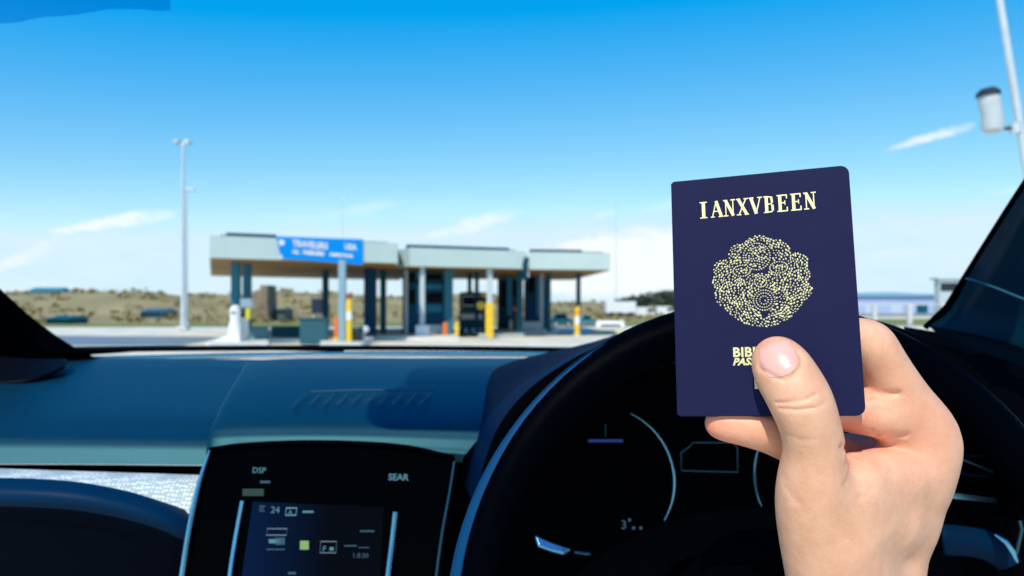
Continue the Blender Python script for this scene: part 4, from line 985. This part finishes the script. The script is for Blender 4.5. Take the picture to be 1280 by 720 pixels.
for a, b in [((1150, 560, .418, 38), (1136, 610, .420, 40)), ((1136, 610, .420, 40), (1120, 650, .424, 44)), ((1120, 650, .424, 44), (1098, 730, .424, 42)), ((1098, 730, .424, 42), (1080, 830, .42, 46)),
             ((1072, 600, .396, 34), (1120, 596, .407, 40)), ((1060, 625, .396, 42), (1104, 650, .409, 43)), ((1055, 670, .398, 48), (1080, 720, .410, 42)),
             ((1040, 568, .434, 24), (1100, 570, .432, 30)), ((1050, 590, .436, 30), (1110, 620, .432, 36)), ((1106, 488, .410, 24), (1120, 530, .414, 28)), ((1085, 590, .430, 36), (1095, 700, .432, 50)), ((1056, 760, .408, 56), (1062, 900, .41, 60)), ((1078, 770, .42, 48), (1082, 900, .42, 58)), ((1062, 900, .41, 60), (1062, 1020, .42, 70)), ((1082, 900, .42, 58), (1086, 1020, .43, 70))]:
    addcone(palm, J(*a), J(*b), .010)
D = palm
D = smin(D, thumb, .008); D = smin(D, index, .006)
f2 = smin(middle, ring_, .0015); f2 = smin(f2, pinky, .0015)
D = smin(D, f2, .0035)
# creases: shallow grooves following real skin folds
def groove(pts, depth, sig, kz=.004):
    global D
    acc_ = np.zeros_like(D)
    P = [J(*p)[0] for p in pts]
    for a, b in zip(P[:-1], P[1:]):
        pad = sig*4+.004; l = np.minimum(a, b)-pad; h = np.maximum(a, b)+pad
        i0 = np.clip(((l-lo)/vs).astype(int), 0, dims-1); i1 = np.clip(((h-lo)/vs).astype(int)+1, 1, dims); s = tuple(slice(x, y) for x, y in zip(i0, i1))
        X = ax[0][s[0]][:, None, None]; Yy = ax[1][s[1]][None, :, None]; Z = ax[2][s[2]][None, None, :]
        ba = b-a; L2 = ba.dot(ba)+1e-12; t_ = np.clip(((X-a[0])*ba[0]+(Yy-a[1])*ba[1]+(Z-a[2])*ba[2])/L2, 0, 1)
        # distance across the line (in the picture plane) and along the depth
        d2 = (X-a[0]-t_*ba[0])**2+(Z-a[2]-t_*ba[2])**2; dy = np.abs(Yy-a[1]-t_*ba[1])
        acc_[s] = np.maximum(acc_[s], (depth*np.exp(-d2/(sig*sig))*np.clip(1.6-dy/.012, 0, 1)).astype(np.float32))
    D += acc_
def thY(px, py):  # rough front surface depth of the hand
    return .372 + max(0, (px-1020))*.00022 + max(0, py-560)*.00006
def gr(pts, depth, sig): groove([(x, y, thY(x, y), 1) for x, y in pts], depth, sig)
gr([(1060, 545), (1078, 548), (1098, 541)], .0006, .0011)
gr([(1058, 590), (1080, 606), (1100, 612)], .0007, .0016); gr([(1050, 600), (1066, 618), (1078, 640)], .0006, .0018); gr([(1085, 568), (1110, 576), (1128, 574)], .0006, .0014)
gr([(1100, 412), (1106, 424)], .0004, .0009); gr([(1104, 424), (1112, 438)], .0004, .0009); gr([(1096, 404), (1100, 412)], .0003, .0009)
gr([(1160, 520), (1172, 540)], .0003, .0012); gr([(988, 545), (1000, 549), (1014, 547)], .0003, .001)
gr([(972, 503), (985, 501), (1000, 497), (1012, 491)], .0010, .0009)
gr([(975, 510), (992, 510), (1010, 507), (1022, 502)], .0010, .0009)
gr([(984, 497), (996, 492)], .0004, .0008)
gr([(1045, 556), (1062, 560), (1080, 556), (1105, 547), (1132, 543)], .0016, .0014)
gr([(1078, 498), (1095, 496), (1122, 491)], .0020, .0015)
gr([(1048, 562), (1062, 572), (1078, 575)], .0011, .0013)
gr([(1052, 578), (1066, 590), (1080, 598)], .0007, .0013)
gr([(1070, 575), (1090, 590)], .0005, .0012)
gr([(984, 598), (990, 615), (999, 630)], .0005, .0016)
gr([(1088, 514), (1102, 512), (1112, 515)], .0005, .0012)
# nail bed groove
nailc = [(952, 452), (956, 462), (966, 470), (978, 475), (987, 470), (1000, 456), (1002, 448), (998, 440)]
gr(nailc, .0010, .0009)
def surface_nets(D):
    nx_, ny_, nz_ = D.shape; S_ = D < 0
    cnt = np.zeros((nx_-1, ny_-1, nz_-1), np.int8)
    for i in (0, 1):
        for j in (0, 1):
            for k in (0, 1): cnt += S_[i:nx_-1+i, j:ny_-1+j, k:nz_-1+k]
    act = np.argwhere((cnt > 0) & (cnt < 8)); idx = -np.ones(cnt.shape, np.int32); idx[tuple(act.T)] = np.arange(len(act))
    pos = np.zeros((len(act), 3)); num = np.zeros(len(act)); C = [(i, j, k) for i in (0, 1) for j in (0, 1) for k in (0, 1)]
    for c in C:
        for a in range(3):
            if c[a]: continue
            e = list(c); e[a] = 1
            va = D[tuple((act+c).T)]; vb = D[tuple((act+e).T)]; m_ = (va < 0) != (vb < 0)
            t_ = np.where(m_, va/(va-vb+1e-20*(va == vb)), 0); q = np.zeros((len(act), 3)); q[:] = c; q[:, a] += t_
            pos[m_] += q[m_]; num += m_
    pos = lo+vs*(act+pos/num[:, None]); F = []
    for a in range(3):
        b, c = (a+1) % 3, (a+2) % 3
        sh = [slice(None)]*3; sh2 = [slice(None)]*3; sh[a] = slice(0, -1); sh2[a] = slice(1, None)
        cr0 = S_[tuple(sh)] != S_[tuple(sh2)]; E_ = np.argwhere(cr0)
        okk = (E_[:, b] > 0) & (E_[:, c] > 0) & (E_[:, b] < D.shape[b]-1) & (E_[:, c] < D.shape[c]-1); E_ = E_[okk]
        def at_(db, dc):
            q = E_.copy(); q[:, b] += db; q[:, c] += dc; return idx[tuple(q.T)]
        quad = np.stack([at_(-1, -1), at_(0, -1), at_(0, 0), at_(-1, 0)], 1)
        fl = S_[tuple(E_.T)]
        quad[~fl] = quad[~fl][:, ::-1]; F.append(quad)
    return pos, np.concatenate(F)
pos, Fq = surface_nets(D)
me = bpy.data.meshes.new('hand'); me.from_pydata(pos.tolist(), [], Fq.tolist()); me.validate(); me.update()
# skin: redness of fingertips, knuckle and folds, with extra red painted into the shaded gap
def blobw(px, py, Y, rp):
    c, r = J(px, py, Y, rp); return np.exp(-np.sum((pos-c)**2, 1)/(r*r))
red = .9*blobw(880, 530, .41, 30)+.7*blobw(925, 538, .41, 30)+.8*blobw(985, 560, .42, 50)+.6*blobw(962, 440, .385, 26)+1.0*blobw(1065, 565, .38, 20)+1.2*blobw(1062, 556, .425, 42)+.8*blobw(1060, 530, .40, 26)+.35*blobw(1150, 540, .40, 50)+.25*blobw(1090, 470, .40, 40)
pale = .5*blobw(1150, 560, .38, 30)+.4*blobw(1100, 440, .38, 30)
at1 = me.attributes.new('red', 'FLOAT', 'POINT'); at1.data.foreach_set('value', np.clip(red, 0, 1).astype(np.float32))
m_skin = bpy.data.materials.new('skin'); m_skin.use_nodes = True; t = m_skin.node_tree; p = t.nodes['Principled BSDF']
co = t.nodes.new('ShaderNodeTexCoord')
n1 = t.nodes.new('ShaderNodeTexNoise'); n1.inputs['Scale'].default_value = 70; n1.inputs['Detail'].default_value = 8; n1.inputs['Roughness'].default_value = .7; t.links.new(co.outputs['Object'], n1.inputs['Vector'])
r1 = t.nodes.new('ShaderNodeValToRGB'); r1.color_ramp.elements[0].position = .35; r1.color_ramp.elements[1].position = .68
r1.color_ramp.elements[0].color = (.74, .375, .22, 1); r1.color_ramp.elements[1].color = (.85, .47, .30, 1)
t.links.new(n1.outputs['Fac'], r1.inputs[0])
an = t.nodes.new('ShaderNodeAttribute'); an.attribute_name = 'red'
mx = t.nodes.new('ShaderNodeMixRGB'); mx.inputs[2].default_value = (.86, .27, .17, 1); t.links.new(r1.outputs[0], mx.inputs[1])
mm = t.nodes.new('ShaderNodeMath'); mm.operation = 'MULTIPLY'; mm.inputs[1].default_value = .9; t.links.new(an.outputs['Fac'], mm.inputs[0]); t.links.new(mm.outputs[0], mx.inputs[0])
t.links.new(mx.outputs[0], p.inputs['Base Color'])
p.inputs['Roughness'].default_value = .48; p.inputs['Specular IOR Level'].default_value = .4
p.inputs['Subsurface Weight'].default_value = .25; p.inputs['Subsurface Radius'].default_value = (1, .35, .18); p.inputs['Subsurface Scale'].default_value = .006
v1 = t.nodes.new('ShaderNodeTexVoronoi'); v1.inputs['Scale'].default_value = 650; v1.feature = 'DISTANCE_TO_EDGE'
mp = t.nodes.new('ShaderNodeMapping'); mp.inputs['Scale'].default_value = (1, 1, .6); t.links.new(co.outputs['Object'], mp.inputs[0]); t.links.new(mp.outputs[0], v1.inputs['Vector'])
n2 = t.nodes.new('ShaderNodeTexNoise'); n2.inputs['Scale'].default_value = 260; n2.inputs['Detail'].default_value = 4; t.links.new(mp.outputs[0], n2.inputs['Vector'])
ad = t.nodes.new('ShaderNodeMath'); ad.operation = 'MULTIPLY_ADD'; ad.inputs[1].default_value = .5; t.links.new(v1.outputs['Distance'], ad.inputs[0]); t.links.new(n2.outputs['Fac'], ad.inputs[2])
bp = t.nodes.new('ShaderNodeBump'); bp.inputs['Strength'].default_value = .7; bp.inputs['Distance'].default_value = .0005; t.links.new(ad.outputs[0], bp.inputs['Height']); t.links.new(bp.outputs[0], p.inputs['Normal'])
hand = link('hand', me, m_skin, None, True)
tag(hand, 'bare right hand and wrist pinching the dark blue passport with the thumb in front', 'hand')
md = hand.modifiers.new('sm', 'SMOOTH'); md.factor = .5; md.iterations = 2

# thumb nail: laid on the hand's own surface
def Dat(P):
    q = (P-lo)/vs; i = np.floor(q).astype(int); i = np.clip(i, 0, dims-2); f = q-i; v = 0
    for a in (0, 1):
        for b in (0, 1):
            for c in (0, 1):
                v = v + D[i[0]+a, i[1]+b, i[2]+c]*((f[0] if a else 1-f[0])*(f[1] if b else 1-f[1])*(f[2] if c else 1-f[2]))
    return v
def hit(px, py):
    d = np.array([(px-640)/1000, 1, (HR-py)/1000])
    Y = .350
    while Y < .44:
        P = np.array([0, 0, CZ])+d*Y; v = Dat(P)
        if v < .0002: return P
        Y += min(.001, max(.00015, v*.7))
    return None
def nail(cx, cy, ux, uy, hw, hl, name, m, lift=.0005):
    ul = math.hypot(ux, uy); ux, uy = ux/ul, uy/ul; vx, vy = -uy, ux   # u = along the thumb towards the tip
    nu, nv = 17, 21; V = []; F = []; good = {}
    for i in range(nv):
        for j in range(nu):
            a = -1+2*j/(nu-1); b = -1+2*i/(nv-1)
            # squircle map -> rounded base, gently rounded free edge
            s = math.sqrt(max(0, 1-.42*b*b)) if b < 0 else math.sqrt(1-.30*b*b)
            yy = b*math.sqrt(max(0, 1-(.32 if b < 0 else .30)*a*a))
            px = cx+(vx*a*s*hw)+(ux*yy*hl); py = cy+(vy*a*s*hw)+(uy*yy*hl)
            P = hit(px, py)
            if P is None: P = good.get((i, j-1), good.get((i-1, j)))
            good[(i, j)] = P
            edge_ = max(abs(a), abs(b)); l_ = lift*(1-edge_**6)+.0001
            dd = np.array([(px-640)/1000, 1, (HR-py)/1000]); V.append(Vector(P-dd*l_/np.linalg.norm(dd)))
    for i in range(nv-1):
        for j in range(nu-1): F.append((i*nu+j, i*nu+j+1, (i+1)*nu+j+1, (i+1)*nu+j))
    return pm(name, V, F, m, hand, True)
m_nail = mat('fingernail', (.86, .44, .36), .34, var=.05, vscale=80, spec=.5)
m_nail.node_tree.nodes['Principled BSDF'].inputs['Subsurface Weight'].default_value = .2; m_nail.node_tree.nodes['Principled BSDF'].inputs['Subsurface Scale'].default_value = .003
nail(973, 449, -.28, -.96, 22.5, 22, 'fingernail', m_nail, .00032)
